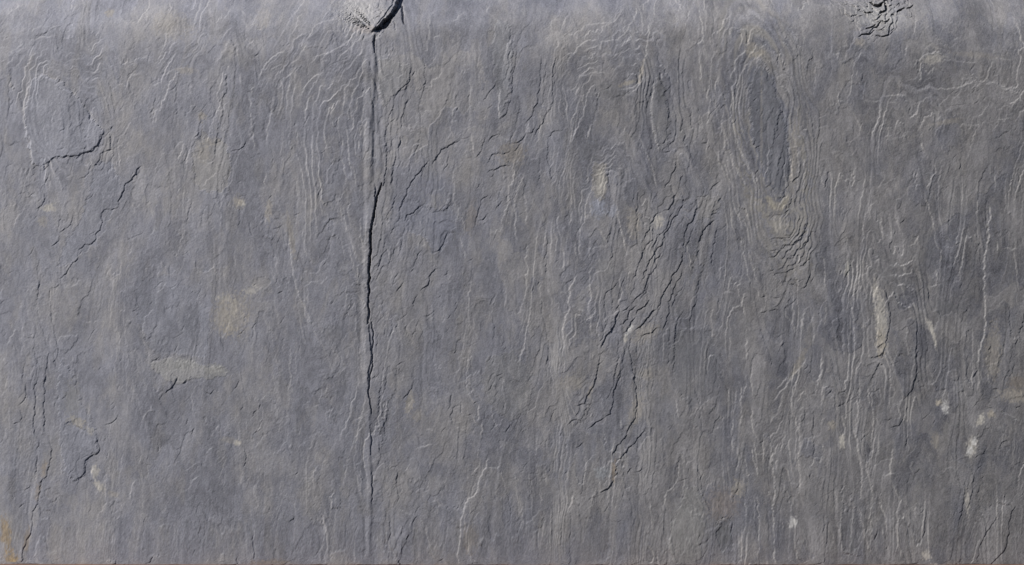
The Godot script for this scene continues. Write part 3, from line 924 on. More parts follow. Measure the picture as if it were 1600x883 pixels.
func ledges_upper():
	t(0, 0)
	d(1.8, [280, 722, 320, 720, 360, 712, 400, 700, 435, 684, 455, 655, 468, 625, 478, 605])
	d(1.2, [196, 785, 215, 760, 232, 735, 250, 718, 282, 722])
	d(1.1, [415, 515, 413, 545, 416, 570])
	d(1.3, [508, 600, 506, 640, 510, 682, 485, 697, 460, 708, 452, 735, 440, 765])
	d(0.8, [512, 575, 508, 600])
	d(0.7, [415, 740, 412, 780, 395, 815, 350, 825])
	b(1.4, [130, 380, 118, 430, 108, 480, 105, 560, 118, 600, 135, 640, 140, 700, 150, 760])
	b(0.8, [160, 365, 130, 400, 112, 460, 103, 520])
	b(1.3, [340, 435, 385, 490, 415, 515, 440, 570, 478, 595])
	b(1.6, [150, 340, 185, 342, 215, 358, 240, 375, 262, 395, 300, 415, 340, 435])
	d(0.7, [240, 380, 262, 402, 300, 420])
	d(0.7, [385, 490, 405, 505, 415, 520])
	b(0.6, [418, 570, 440, 575, 478, 590])
	b(0.8, [95, 180, 130, 182, 170, 172, 215, 165, 265, 162])
	b(0.8, [130, 150, 150, 125, 180, 115, 215, 118, 275, 112])
	b(0.7, [135, 290, 140, 260, 150, 245, 180, 240])
	b(0.6, [30, 255, 60, 225, 90, 205, 95, 180])
	b(0.5, [530, 85, 545, 60, 570, 48, 600, 55, 615, 65, 650, 70, 690, 65])
	b(0.6, [650, 60, 660, 42, 690, 38])
	b(0.6, [712, 105, 735, 95])
	b(0.6, [715, 290, 730, 255, 745, 230, 757, 190])
	b(0.7, [750, 375, 765, 345, 790, 322, 830, 312, 870, 318])
	d(0.6, [720, 425, 712, 460, 700, 500, 690, 530])
	d(0.6, [815, 500, 812, 525, 800, 527])
	d(0.9, [970, 660, 985, 658, 1000, 655, 1012, 645, 1030, 625])
	d(0.6, [935, 585, 920, 625, 895, 650, 882, 690, 886, 740, 893, 800, 898, 850, 890, 880])
	d(0.6, [1040, 660, 1050, 710, 1055, 740])
	d(1.8, [648, 760, 625, 795, 605, 820, 585, 838, 570, 860, 560, 884, 555, 905, 545, 920, 542, 950])
	b(0.8, [1177, 380, 1160, 410, 1150, 450, 1155, 560, 1165, 640, 1172, 710])
	d(1.4, [1020, 0, 1040, 3, 1060, 4])
	d(0.8, [270, 605, 290, 598, 297, 585, 285, 580])
	b(0.6, [245, 580, 242, 540, 250, 510, 265, 503])
	d(0.5, [350, 230, 365, 240, 390, 265, 395, 275])
	d(0.5, [45, 495, 55, 460, 65, 450])
	d(0.5, [42, 520, 75, 517])
	d(0.7, [185, 800, 205, 840, 215, 820, 225, 790])
	d(0.8, [147, 780, 160, 765, 175, 758])
	d(0.5, [230, 690, 265, 683, 310, 683])
	d(0.5, [365, 690, 390, 680, 392, 665])
	b(0.6, [1100, 340, 1105, 390])
	d(0.5, [573, 640, 585, 590])
	b(0.6, [60, 330, 75, 300, 90, 280, 110, 240])
	b(0.6, [20, 300, 50, 270, 60, 250])
	b(0.5, [70, 360, 60, 400, 55, 430])
	b(0.5, [100, 20, 85, 60, 90, 90])
	b(0.5, [1080, 20, 1110, 50, 1125, 100])
	t(400, 0)
	d(1.1, [715, 305, 712, 340, 700, 375, 680, 400, 655, 420, 640, 445, 630, 470])
	d(1, [632, 478, 620, 520, 608, 560, 600, 600, 598, 640, 592, 680, 585, 730])
	b(0.7, [640, 300, 690, 295, 712, 305])
	d(1.1, [645, 540, 622, 565, 620, 610])
	d(1.2, [700, 440, 692, 480, 678, 515, 668, 555, 667, 610])
	d(1.8, [668, 625, 660, 660, 645, 690])
	d(1.5, [645, 690, 640, 730, 632, 780, 622, 830, 615, 860])
	d(1, [765, 260, 772, 310, 778, 370, 770, 420, 752, 465])
	d(0.6, [752, 465, 752, 520, 758, 590, 750, 650, 735, 700, 720, 740])
	d(1.6, [598, 640, 600, 720, 598, 800, 585, 840, 572, 882])
	d(0.9, [630, 620, 620, 680, 605, 720])
	d(1.6, [680, 920, 695, 883, 710, 845, 735, 810, 765, 780, 775, 755, 800, 735])
	d(1.7, [808, 755, 830, 720, 855, 685, 885, 670, 915, 655, 940, 645])
	d(0.9, [1170, 110, 1165, 200, 1160, 300, 1150, 350, 1130, 375])
	d(1.1, [1180, 435, 1160, 490, 1145, 530, 1122, 550])
	b(1.3, [1117, 390, 1118, 450, 1117, 510, 1122, 550])
	d(0.9, [1110, 370, 1085, 410, 1060, 440, 1045, 470])
	b(1, [990, 610, 998, 660, 1002, 720])
	d(0.9, [1002, 725, 1030, 710, 1040, 680, 1050, 650, 1055, 620])
	d(1.4, [1065, 665, 1075, 640, 1090, 628, 1125, 622])
	b(0.7, [1125, 625, 1150, 640, 1177, 650])
	d(1.3, [1060, 750, 1085, 720, 1110, 705, 1130, 710, 1155, 705, 1177, 690])
	d(1.6, [1065, 790, 1085, 785, 1105, 775, 1135, 765, 1177, 758])
	d(0.8, [1080, 820, 1095, 790])
	d(0.8, [890, 700, 880, 740, 870, 770, 855, 800])
	d(0.9, [1030, 840, 1015, 870])
	b(1.1, [10, 370, 20, 330, 50, 290, 80, 255, 110, 238, 140, 232])
	b(1.1, [230, 185, 245, 155, 270, 115, 300, 95, 340, 85, 400, 80])
	b(1, [375, 275, 390, 250, 410, 235, 440, 215, 440, 190, 470, 175])
	b(1, [250, 290, 280, 260, 310, 245, 350, 235, 385, 205, 420, 185, 440, 165, 445, 140])
	b(0.9, [190, 440, 210, 435, 225, 400, 245, 375, 270, 345, 305, 340])
	b(0.9, [305, 305, 310, 285, 330, 275, 345, 290, 355, 280])
	b(1, [395, 520, 400, 470, 410, 420, 430, 370, 460, 355, 480, 300])
	b(0.9, [425, 560, 428, 500, 445, 440, 455, 400])
	b(0.9, [440, 640, 445, 560, 450, 520])
	b(1, [420, 580, 425, 680, 432, 760, 445, 820])
	b(0.9, [390, 610, 400, 680, 395, 720, 410, 790, 420, 850])
	b(0.9, [470, 700, 475, 640, 490, 590])
	b(0.9, [55, 660, 50, 610, 60, 560, 75, 500, 80, 440])
	b(0.8, [235, 580, 228, 520, 240, 460, 255, 430])
	b(0.7, [190, 600, 188, 640, 200, 680])
	b(0.9, [45, 780, 40, 830, 50, 870])
	d(0.9, [0, 710, 20, 710])
	b(0.7, [250, 640, 260, 700, 300, 750])
	b(0.7, [300, 810, 330, 850])
	d(0.6, [300, 680, 310, 730])
	b(1, [470, 260, 490, 220])
	b(0.8, [380, 640, 378, 560, 395, 520])
	b(0.8, [340, 560, 345, 520, 365, 500, 380, 470])
	b(0.9, [820, 205, 825, 170, 850, 150])
	b(0.7, [770, 70, 790, 70, 810, 50, 830, 35])
	b(1, [880, 90, 925, 85, 940, 60, 970, 35])
	b(1, [1055, 50, 1065, 20, 1080, 0])
	b(0.7, [900, 550, 905, 510, 925, 495, 945, 490])
	b(0.6, [560, 255, 590, 265, 605, 280])
	d(0.6, [670, 110, 690, 140, 710, 160])
	d(0.7, [780, 150, 795, 185, 800, 210])
	b(0.8, [60, 330, 100, 300, 130, 300])
	b(0.8, [150, 300, 190, 270, 215, 230, 235, 190])
	b(0.8, [100, 420, 130, 370, 170, 330, 200, 300])
	b(0.8, [500, 480, 485, 560, 478, 620])
	b(0.8, [510, 540, 500, 620, 495, 680])
	b(0.7, [460, 500, 440, 520, 435, 560])
	d(0.7, [930, 640, 985, 632])
	d(0.6, [715, 740, 700, 800, 690, 840])
	d(0.7, [650, 800, 648, 850, 640, 880])
	t(800, 0)
	b(1, [245, 160, 290, 150, 320, 130, 350, 110, 385, 100, 430, 100, 470, 95, 490, 70, 515, 30, 530, 15])
	b(1.2, [215, 180, 235, 230, 255, 250, 280, 248, 305, 215, 340, 185, 380, 182, 410, 190, 450, 188, 490, 175, 520, 155, 545, 110, 560, 80, 575, 50, 590, 0])
	b(0.9, [520, 215, 530, 190, 545, 170, 548, 140])
	b(1.1, [485, 410, 520, 408, 550, 405, 580, 385, 590, 345, 605, 300, 615, 260, 620, 200, 630, 140, 635, 110, 655, 90])
	b(0.9, [510, 440, 545, 430, 575, 410, 600, 360, 610, 330])
	b(0.8, [270, 430, 300, 380, 320, 350, 370, 335, 410, 335, 440, 340])
	b(0.8, [285, 470, 300, 420, 310, 380])
	b(1, [655, 380, 650, 420, 640, 470, 640, 540, 645, 580, 655, 620, 668, 660, 675, 700])
	b(0.9, [668, 345, 655, 370, 650, 420])
	d(1, [675, 665, 700, 655, 712, 630])
	d(1.3, [680, 700, 695, 698, 720, 695, 728, 670, 725, 640])
	d(0.9, [715, 450, 722, 490, 720, 540, 712, 600, 712, 630])
	d(0.8, [665, 345, 690, 375, 705, 420])
	b(0.9, [580, 610, 590, 650, 605, 690, 630, 730, 645, 780, 660, 840, 663, 883])
	d(1.2, [135, 250, 130, 330, 125, 400, 115, 470, 100, 510, 75, 550, 65, 575])
	d(1, [210, 250, 190, 310, 185, 380, 190, 450, 175, 500, 150, 530])
	d(1.4, [160, 530, 140, 565, 115, 600, 100, 635])
	d(1.3, [65, 575, 68, 610, 90, 610, 110, 570])
	d(1.8, [0, 660, 30, 650, 55, 630, 68, 612])
	d(1.1, [0, 690, 20, 690, 30, 665, 55, 660])
	d(1.1, [20, 220, 15, 290, 5, 350, 0, 445])
	d(1.3, [165, 640, 180, 612, 215, 600, 240, 595])
	d(1, [165, 640, 163, 720, 175, 790, 180, 850])
	d(1.1, [235, 0, 240, 10, 225, 30])
	d(0.8, [130, 720, 125, 800, 120, 860])
	b(1, [815, 0, 820, 40, 805, 100, 800, 130])
	b(1.2, [865, 20, 870, 60, 880, 110, 878, 180, 860, 200, 840, 195, 820, 170])
	b(1.1, [965, 125, 975, 90, 1000, 75, 1025, 40])
	b(1.1, [1010, 180, 1005, 130, 1030, 125, 1080, 130, 1120, 155, 1170, 190])
	b(1, [1000, 370, 1020, 320, 1030, 280, 1050, 250, 1080, 235, 1110, 240, 1130, 255])
	b(1, [1030, 420, 1040, 370, 1060, 330, 1075, 300, 1110, 295])
	b(1, [920, 340, 905, 400, 895, 470])
	b(0.9, [895, 590, 905, 520, 912, 430])
	b(0.9, [935, 520, 935, 420, 945, 330])
	b(0.9, [960, 640, 965, 560, 975, 500])
	b(1.1, [1010, 390, 1012, 450, 1005, 500, 1010, 560, 1025, 610, 1040, 660, 1060, 710, 1090, 770, 1120, 820, 1150, 870])
	b(0.9, [1040, 420, 1045, 500, 1060, 560])
	b(1, [975, 600, 990, 650, 1000, 700, 1020, 760, 1050, 810, 1080, 860])
	b(0.9, [960, 720, 975, 760, 1000, 820, 1020, 870])
	b(0.8, [1025, 640, 1050, 700, 1080, 760, 1105, 810, 1125, 860])
	d(1.2, [870, 660, 890, 655, 900, 655])
	d(1, [1105, 670, 1118, 635])
	d(0.8, [1120, 680, 1150, 670])
	d(1, [825, 490, 822, 520, 810, 540])
	d(1.1, [755, 720, 750, 770, 735, 810, 715, 840, 695, 870])
	d(1.1, [785, 790, 775, 840, 765, 880])
	d(0.7, [820, 640, 820, 720, 800, 800])
	d(0.9, [445, 770, 440, 830, 445, 860])
	b(0.8, [330, 400, 325, 460, 330, 520])
	b(0.7, [345, 650, 355, 600, 360, 560])
	b(0.7, [375, 690, 350, 780, 345, 860])
	b(0.7, [300, 520, 290, 600, 295, 680])
	b(0.7, [280, 560, 270, 640, 260, 720])
	b(0.7, [250, 660, 240, 760, 235, 860])
	d(0.8, [205, 300, 195, 380, 180, 460])
	d(0.8, [160, 270, 150, 350, 150, 420, 135, 490])
	b(0.7, [590, 0, 600, 60, 605, 120, 590, 170])
	b(0.7, [660, 100, 700, 80, 740, 110, 760, 160])
	d(0.7, [850, 480, 860, 520])
	b(0.7, [740, 300, 760, 340, 770, 400])
	b(0.6, [520, 60, 500, 100, 470, 110])
	b(0.7, [460, 240, 470, 260, 500, 240, 530, 220])
	d(0.8, [440, 430, 470, 445, 520, 440])
	t(1200, 0)
	b(0.9, [520, 440, 550, 435, 580, 438, 610, 433, 645, 437])
	b(1, [710, 405, 740, 400, 780, 405, 830, 408, 880, 400, 910, 390, 945, 375, 965, 400, 985, 375, 1005, 360])
	b(0.9, [1000, 395, 1030, 370, 1060, 380, 1100, 400, 1140, 420, 1177, 430])
	b(0.8, [660, 275, 700, 270, 720, 255, 740, 240, 790, 255, 820, 270, 850, 272, 890, 280, 940, 285, 980, 285])
	b(1.1, [640, 190, 645, 230, 640, 270])
	b(0.8, [300, 240, 335, 245, 360, 265])
	b(0.6, [830, 95, 870, 90])
	d(1.2, [50, 230, 48, 270, 38, 315])
	b(0.9, [705, 640, 715, 690, 730, 720])
	b(1.1, [770, 740, 772, 790, 755, 820, 740, 850, 730, 883])
	d(0.8, [890, 740, 888, 790])
	b(0.8, [1060, 785, 1050, 820, 1050, 883])
	b(0.7, [965, 810, 970, 883])
	d(0.9, [1130, 800, 1130, 840, 1145, 860])
	b(0.7, [1060, 785, 1100, 795])
	d(0.9, [1155, 760, 1165, 880])
	d(1.2, [300, 785, 275, 795, 268, 840, 258, 870])
	b(1, [240, 770, 250, 830, 258, 873])
	b(0.7, [120, 615, 130, 680])
	d(0.7, [215, 610, 225, 690, 240, 700])
	d(1, [430, 330, 437, 350, 432, 380])
	b(0.7, [410, 320, 412, 350, 420, 380])
	b(0.8, [100, 650, 105, 760, 110, 870])
	b(0.8, [140, 680, 140, 800, 135, 883])
	b(0.7, [160, 690, 170, 780, 160, 883])
	d(0.9, [75, 700, 70, 800, 50, 870])
	b(0.7, [400, 560, 430, 580, 440, 620])
	d(0.7, [390, 560, 395, 630])
	d(0.6, [530, 570, 540, 600])
	b(0.7, [460, 460, 500, 465, 540, 455])
	b(0.7, [540, 480, 580, 470, 600, 480])
	b(0.6, [680, 460, 700, 470, 660, 480])
	b(0.7, [770, 560, 790, 540, 815, 525])
	b(0.7, [1050, 540, 1090, 545, 1130, 540])
	b(0.6, [880, 600, 900, 570, 950, 580, 990, 560])
	b(0.6, [200, 180, 240, 185, 250, 200])
	b(0.6, [760, 190, 740, 210, 720, 245])
	b(0.6, [850, 180, 880, 170, 920, 180])
	b(0.6, [1020, 270, 1080, 265, 1140, 275])
	b(0.6, [870, 110, 880, 100, 900, 115])
	b(0.5, [420, 260, 470, 250, 520, 270])
	d(0.7, [640, 620, 650, 660])
	b(0.6, [60, 330, 90, 400, 120, 480, 150, 560])
	b(0.6, [30, 420, 60, 480, 90, 560])

func ledges_middle():
	t(0, 300)
	d(1.4, [543, 68, 515, 78, 485, 80, 468, 98, 465, 140, 462, 170, 440, 190, 435, 215, 418, 238, 388, 240, 370, 255, 358, 275])
	d(1.2, [358, 275, 355, 305, 335, 330, 310, 360, 285, 388, 263, 405])
	d(0.8, [263, 405, 265, 425, 255, 435, 232, 442, 228, 470, 225, 510])
	d(1.1, [210, 0, 200, 35, 180, 65, 163, 85])
	d(0.8, [155, 0, 135, 20, 110, 30])
	d(0.9, [330, 90, 330, 130, 310, 165, 285, 180, 268, 195])
	d(1.2, [268, 195, 265, 225, 245, 240, 228, 247])
	d(0.6, [275, 90, 270, 140, 265, 190])
	d(0.7, [440, 0, 415, 25, 390, 45])
	d(1, [180, 410, 172, 450, 165, 490, 158, 510])
	d(0.7, [158, 510, 170, 560, 178, 600, 190, 640, 205, 690, 218, 730])
	d(1.3, [218, 730, 212, 770, 208, 820, 200, 860, 193, 883])
	d(0.8, [228, 520, 235, 590, 245, 640, 258, 690, 262, 740, 245, 780, 250, 820])
	d(0.9, [150, 700, 155, 760, 165, 810, 160, 850, 150, 875])
	d(0.7, [105, 740, 108, 790, 100, 830, 95, 880])
	b(0.6, [20, 720, 40, 670, 60, 640, 85, 632])
	b(0.5, [0, 780, 20, 760])
	d(0.5, [185, 750, 190, 800, 170, 850])
	d(0.7, [885, 30, 870, 80, 862, 120, 855, 150])
	d(0.7, [935, 70, 928, 120, 920, 160])
	d(0.7, [893, 290, 900, 340, 902, 380])
	d(0.9, [1090, 5, 1105, 22, 1130, 10])
	d(0.7, [1165, 435, 1177, 420])
	d(0.9, [820, 700, 800, 725, 795, 745])
	b(0.6, [640, 660, 660, 690, 685, 750, 690, 790])
	b(0.6, [640, 580, 655, 620, 650, 660])
	b(0.6, [620, 720, 650, 790, 660, 830])
	b(0.6, [610, 240, 600, 270, 590, 300])
	b(0.7, [635, 75, 645, 55])
	b(0.6, [710, 150, 695, 200, 660, 220])
	d(0.7, [605, 545, 630, 545])
	d(0.6, [1135, 620, 1110, 640, 1085, 660])
	d(0.7, [1177, 560, 1165, 620, 1155, 680])
	d(0.8, [1010, 660, 1020, 700, 1028, 750])
	d(0.9, [815, 850, 805, 875])
	d(0.6, [690, 790, 740, 745])
	d(0.5, [1050, 860, 1060, 820, 1080, 800])
	b(0.5, [30, 30, 55, 60, 70, 90])
	b(0.6, [85, 100, 70, 130, 60, 170])
	d(0.6, [150, 130, 165, 110, 180, 115])
	d(0.5, [640, 470, 625, 500, 630, 520])
	b(0.6, [970, 300, 985, 350, 1000, 390])
	b(0.6, [1085, 240, 1080, 300, 1075, 370])
	d(0.6, [1100, 60, 1105, 120, 1095, 180])
	d(0.5, [520, 800, 510, 840])
	t(400, 300)
	d(1.2, [700, 0, 685, 30, 665, 60, 655, 90])
	d(0.9, [650, 0, 630, 70, 600, 110, 595, 140])
	d(0.9, [690, 30, 660, 75, 655, 120, 640, 150])
	d(1, [640, 150, 620, 190, 615, 200])
	d(1.8, [770, 60, 745, 75, 720, 95, 695, 110, 680, 140])
	d(1, [680, 140, 682, 170, 672, 220, 668, 260])
	d(0.7, [770, 60, 795, 80, 830, 92, 860, 75, 870, 60, 905, 65])
	d(1.7, [880, 180, 870, 215, 855, 250, 840, 270, 810, 282])
	d(0.8, [880, 180, 900, 185, 930, 195])
	d(1.1, [770, 265, 745, 290, 730, 325, 715, 350])
	d(1.4, [725, 350, 712, 368])
	d(1.6, [840, 350, 810, 370, 795, 395, 790, 425, 765, 445, 750, 460])
	d(1, [750, 460, 735, 490, 720, 510, 718, 540])
	d(1.2, [685, 410, 660, 440, 640, 465])
	d(1, [575, 280, 570, 330, 550, 360, 540, 365])
	d(0.8, [655, 360, 635, 410, 620, 440])
	d(1.1, [885, 360, 865, 385])
	d(1, [1085, 5, 1060, 20, 1035, 40, 1025, 80, 1010, 130, 1000, 180])
	d(1.5, [1070, 95, 1045, 120, 1020, 135])
	d(0.8, [1140, 30, 1120, 60, 1090, 90])
	b(0.8, [1155, 20, 1177, 70])
	b(0.7, [935, 190, 945, 230, 960, 290, 970, 320])
	b(0.6, [740, 110, 770, 170, 790, 240])
	d(0.9, [600, 540, 575, 580, 555, 610])
	d(1, [650, 605, 635, 625])
	d(1.1, [590, 630, 588, 660])
	d(0.8, [620, 580, 625, 630, 610, 680])
	d(0.8, [830, 540, 790, 570, 760, 570])
	d(1.1, [895, 565, 880, 585])
	d(0.7, [745, 590, 730, 640, 715, 680])
	d(0.9, [1130, 845, 1115, 870])
	d(0.8, [1080, 750, 1060, 790])
	d(0.7, [1090, 560, 1095, 640, 1090, 700])
	d(0.7, [690, 770, 650, 800, 640, 850])
	d(0.9, [575, 780, 560, 830, 545, 865])
	d(0.8, [605, 830, 590, 870])
	d(0.7, [600, 200, 585, 260, 575, 280])
	d(0.7, [640, 250, 620, 300, 600, 360])
	d(0.8, [560, 80, 555, 140, 545, 165])
	d(0.7, [700, 600, 685, 640, 670, 660])
	d(0.7, [560, 640, 555, 700, 550, 760])
	d(0.6, [590, 480, 570, 540, 560, 580])
	d(0.6, [810, 620, 830, 640, 850, 680])
	b(0.9, [400, 60, 410, 120, 415, 190])
	b(1, [150, 180, 155, 260, 165, 340, 180, 420, 200, 490, 235, 550, 250, 610])
	b(0.7, [55, 50, 45, 100, 40, 160])
	d(0.6, [45, 165, 90, 165, 130, 155])
	b(0.8, [65, 340, 80, 390, 90, 440])
	d(1.2, [95, 468, 125, 458])
	b(0.8, [430, 240, 440, 310, 455, 370])
	b(0.8, [480, 110, 485, 200, 490, 260])
	b(0.7, [215, 150, 220, 250, 235, 300])
	d(1, [450, 465, 465, 460, 470, 480])
	d(0.9, [280, 770, 300, 768])
	d(0.7, [60, 640, 85, 640])
	b(0.6, [30, 570, 60, 620, 100, 680, 130, 740])
	b(0.6, [250, 620, 300, 700, 330, 760, 350, 820])
	b(0.7, [475, 700, 480, 780, 485, 850])
	d(0.8, [55, 30, 75, 15])
	d(0.6, [170, 115, 200, 95])
	b(0.8, [370, 30, 390, 90, 400, 150])
	b(0.8, [430, 30, 425, 100, 440, 180])
	b(0.7, [470, 300, 465, 380, 470, 440])
	b(0.7, [500, 640, 500, 740, 520, 800])
	b(0.6, [405, 400, 415, 480, 410, 560])
	b(0.6, [520, 40, 510, 120, 500, 220])
	b(0.5, [960, 480, 975, 560, 985, 640])
	b(0.6, [1000, 560, 1005, 640, 1020, 700])
	t(800, 300)
	d(2.2, [760, 0, 745, 30, 735, 60, 720, 78, 690, 90])
	d(1.7, [690, 92, 665, 98, 645, 130, 630, 170, 610, 200, 600, 230])
	d(1.3, [600, 230, 598, 290, 580, 340, 570, 380, 550, 400])
	d(1, [580, 0, 575, 60, 575, 110, 572, 170])
	d(0.9, [555, 0, 560, 60, 575, 110])
	d(0.9, [605, 80, 600, 150, 610, 190])
	d(1.1, [655, 130, 645, 180, 650, 220, 620, 240, 605, 275, 590, 310])
	d(1.7, [780, 0, 790, 30, 775, 80, 745, 120, 725, 160, 700, 195, 690, 240, 665, 265, 640, 300, 625, 340, 605, 380, 595, 420])
	d(1.3, [745, 90, 725, 120, 715, 160, 700, 185, 670, 200, 655, 240, 650, 280])
	d(1.6, [695, 270, 680, 295, 660, 315, 658, 350, 640, 375, 630, 380, 625, 420, 600, 460, 570, 490, 545, 520])
	d(3, [495, 550, 480, 575, 470, 610, 455, 640, 430, 670, 415, 700, 403, 720])
	d(1.6, [545, 520, 525, 540, 500, 550])
	d(1.8, [575, 520, 550, 535, 530, 580, 510, 605, 490, 615])
	d(2.4, [635, 490, 620, 515, 595, 535, 575, 550, 575, 570])
	d(1.7, [575, 570, 550, 600, 525, 640, 508, 655])
	d(2.4, [670, 540, 650, 545, 630, 570, 605, 600, 580, 625, 565, 640])
	d(2, [790, 270, 780, 320, 765, 350, 740, 380, 735, 400, 710, 440, 690, 480, 680, 520, 665, 540])
	d(1.7, [850, 30, 845, 90, 830, 130, 805, 160, 790, 200, 788, 270])
	d(1.3, [835, 160, 820, 200, 800, 250, 795, 290])
	d(1.5, [785, 350, 780, 385, 755, 420, 740, 450, 720, 510, 722, 560, 710, 590, 690, 640])
	d(1.1, [795, 430, 760, 470, 740, 510, 725, 545])
	d(2, [940, 125, 910, 140, 880, 180, 870, 200, 862, 240])
	d(0.9, [862, 240, 855, 300, 860, 360])
	d(1, [945, 150, 935, 210, 920, 270, 920, 320, 930, 360])
	d(0.9, [860, 380, 855, 440, 850, 500, 830, 550, 815, 600])
	d(0.8, [800, 540, 760, 590, 755, 650])
	d(1, [910, 10, 880, 20, 850, 28])
	d(0.9, [960, 98, 935, 100, 900, 100, 890, 105])
	d(1.6, [685, 635, 660, 630, 635, 650, 610, 655, 585, 665])
	d(1, [585, 665, 572, 710, 575, 760])
	d(1.1, [508, 655, 512, 690, 515, 740, 510, 800, 495, 840, 478, 880])
	d(1.4, [545, 660, 540, 720, 548, 770, 560, 840, 562, 883])
	d(1, [490, 660, 485, 720, 490, 760, 475, 830, 470, 880])
	d(0.9, [430, 460, 425, 520, 430, 590, 425, 640, 400, 700])
	d(1.4, [405, 740, 400, 800, 385, 860, 378, 883])
	d(0.9, [495, 410, 470, 440, 440, 455, 425, 490])
	d(0.8, [520, 380, 500, 430, 490, 500])
	d(1, [440, 240, 436, 215, 450, 180, 465, 160])
	d(1, [460, 265, 462, 290, 452, 315])
	d(0.9, [535, 460, 530, 490, 495, 510, 470, 560])
	d(0.9, [630, 420, 615, 460, 580, 500])
	d(0.9, [570, 400, 555, 450, 535, 490])
	b(1.4, [485, 60, 487, 110, 495, 160, 510, 210, 525, 260, 540, 290])
	b(1.5, [305, 375, 290, 400, 270, 440, 260, 500, 262, 540, 245, 580, 235, 640, 240, 700, 245, 740])
	b(1.1, [375, 340, 360, 375, 358, 430, 365, 480, 352, 530, 360, 590, 365, 650, 370, 670])
	b(0.9, [240, 770, 238, 840])
	b(0.9, [290, 220, 292, 280, 300, 340])
	b(0.7, [355, 180, 355, 260, 352, 310])
	b(0.9, [230, 240, 235, 300, 240, 370])
	b(1, [10, 30, 15, 120, 18, 230])
	b(0.7, [70, 240, 75, 300])
	d(1, [160, 300, 155, 350, 150, 390])
	d(0.9, [165, 180, 160, 230, 150, 330])
	d(1.1, [130, 410, 117, 430])
	d(1, [100, 420, 92, 460])
	d(0.7, [130, 480, 140, 560, 155, 640, 170, 700, 165, 760, 150, 800])
	b(1, [1050, 190, 1060, 260, 1075, 330, 1090, 390, 1105, 435])
	b(1.1, [1085, 260, 1105, 330, 1120, 390, 1145, 425])
	b(1, [1105, 440, 1130, 450, 1145, 500])
	b(0.8, [1120, 130, 1130, 180])
	d(1.4, [1150, 380, 1165, 385])
	d(1.4, [1150, 485, 1168, 480])
	d(1.3, [1140, 555, 1177, 545])
	d(1.1, [960, 470, 950, 500, 948, 550])
	b(0.7, [960, 470, 1000, 460, 1025, 465])
	b(0.8, [1030, 420, 1045, 480, 1070, 540, 1080, 590])
	b(0.8, [925, 520, 920, 600, 925, 680])
	b(0.8, [1075, 620, 1080, 700, 1085, 790])
	d(0.7, [900, 700, 890, 800, 905, 860])
	d(0.8, [755, 620, 750, 700, 745, 780, 735, 840])
	d(0.7, [720, 760, 715, 810])
	b(1, [540, 830, 575, 850, 600, 860, 605, 880])
	b(0.9, [270, 0, 275, 80, 265, 160])
	b(0.9, [320, 60, 318, 140, 310, 220, 305, 300])
	b(0.8, [355, 0, 360, 60, 365, 130])
	b(0.7, [60, 0, 65, 80, 70, 160])
	b(0.7, [1035, 60, 1050, 120, 1052, 180])
	b(0.7, [1065, 30, 1080, 100, 1085, 170])
	b(0.6, [1000, 600, 1005, 700, 1000, 800])
	b(0.7, [540, 350, 530, 400])
	t(1200, 300)
	d(1.1, [110, 0, 105, 40, 95, 80, 70, 105, 20, 110])
	d(1.2, [0, 218, 50, 212, 95, 210, 112, 190])
	d(1.4, [185, 140, 170, 180, 145, 205, 135, 235, 110, 245, 70, 245, 60, 262])
	d(1.2, [0, 275, 20, 268, 45, 265])
	d(1.4, [0, 305, 25, 300, 45, 280, 70, 260])
	d(1.2, [225, 185, 200, 185, 185, 210, 170, 260, 150, 310, 140, 330, 135, 340])
	d(1.3, [135, 345, 100, 360, 60, 370, 20, 390])
	d(2, [195, 350, 195, 380, 185, 410, 170, 440, 150, 448])
	d(1.3, [150, 435, 120, 430, 95, 425])
	d(1, [60, 375, 75, 400, 90, 420])
	d(1.2, [0, 360, 30, 355])
	d(1.3, [0, 545, 30, 542, 60, 543])
	b(1, [60, 545, 90, 570, 115, 600, 130, 655])
	d(1.2, [10, 485, 60, 482])
	d(0.9, [100, 520, 125, 500, 135, 475])
	d(1, [150, 150, 140, 190, 120, 220])
	d(1, [170, 190, 150, 240, 130, 280, 100, 310])
	b(1, [250, 280, 262, 340, 265, 400, 268, 450])
	b(0.8, [430, 110, 438, 160, 440, 220, 438, 280])
	b(1, [365, 310, 355, 360, 352, 410])
	d(1, [380, 310, 375, 350, 362, 385, 355, 415])
	b(0.9, [410, 320, 412, 400, 390, 480, 390, 540, 400, 600, 400, 680, 410, 720])
	b(0.9, [350, 190, 365, 220, 368, 260])
	b(0.8, [520, 90, 525, 150, 530, 220, 535, 270])
	b(0.7, [555, 100, 565, 160, 570, 230])
	b(1.3, [720, 0, 740, 60, 755, 110, 765, 170, 770, 180])
	b(1, [770, 180, 775, 230, 800, 270, 798, 310, 790, 350])
	b(1.1, [790, 352, 778, 360, 778, 430, 740, 438])
	d(1.1, [775, 180, 800, 190, 795, 210, 815, 205])
	b(0.9, [825, 195, 850, 240])
	d(1.1, [855, 250, 880, 240])
	b(1.9, [1030, 60, 1025, 120, 1020, 180, 1015, 250, 1000, 290, 1000, 350, 1002, 430, 1005, 520, 1005, 600, 1002, 660, 990, 700, 975, 750, 975, 800])
	b(1.4, [1010, 60, 1015, 120, 1012, 200, 1020, 240])
	d(1, [980, 805, 965, 840, 945, 860])
	b(0.8, [970, 20, 965, 90, 970, 150])
	b(0.7, [965, 160, 970, 230, 972, 310])
	b(0.8, [1000, 810, 1010, 840, 1040, 870])
	b(1.1, [1090, 265, 1110, 255, 1130, 270, 1135, 258, 1160, 262])
	b(0.9, [1060, 210, 1060, 290])
	b(0.9, [590, 390, 610, 420, 630, 480, 650, 530, 675, 570])
	b(0.8, [680, 340, 700, 380, 720, 430])
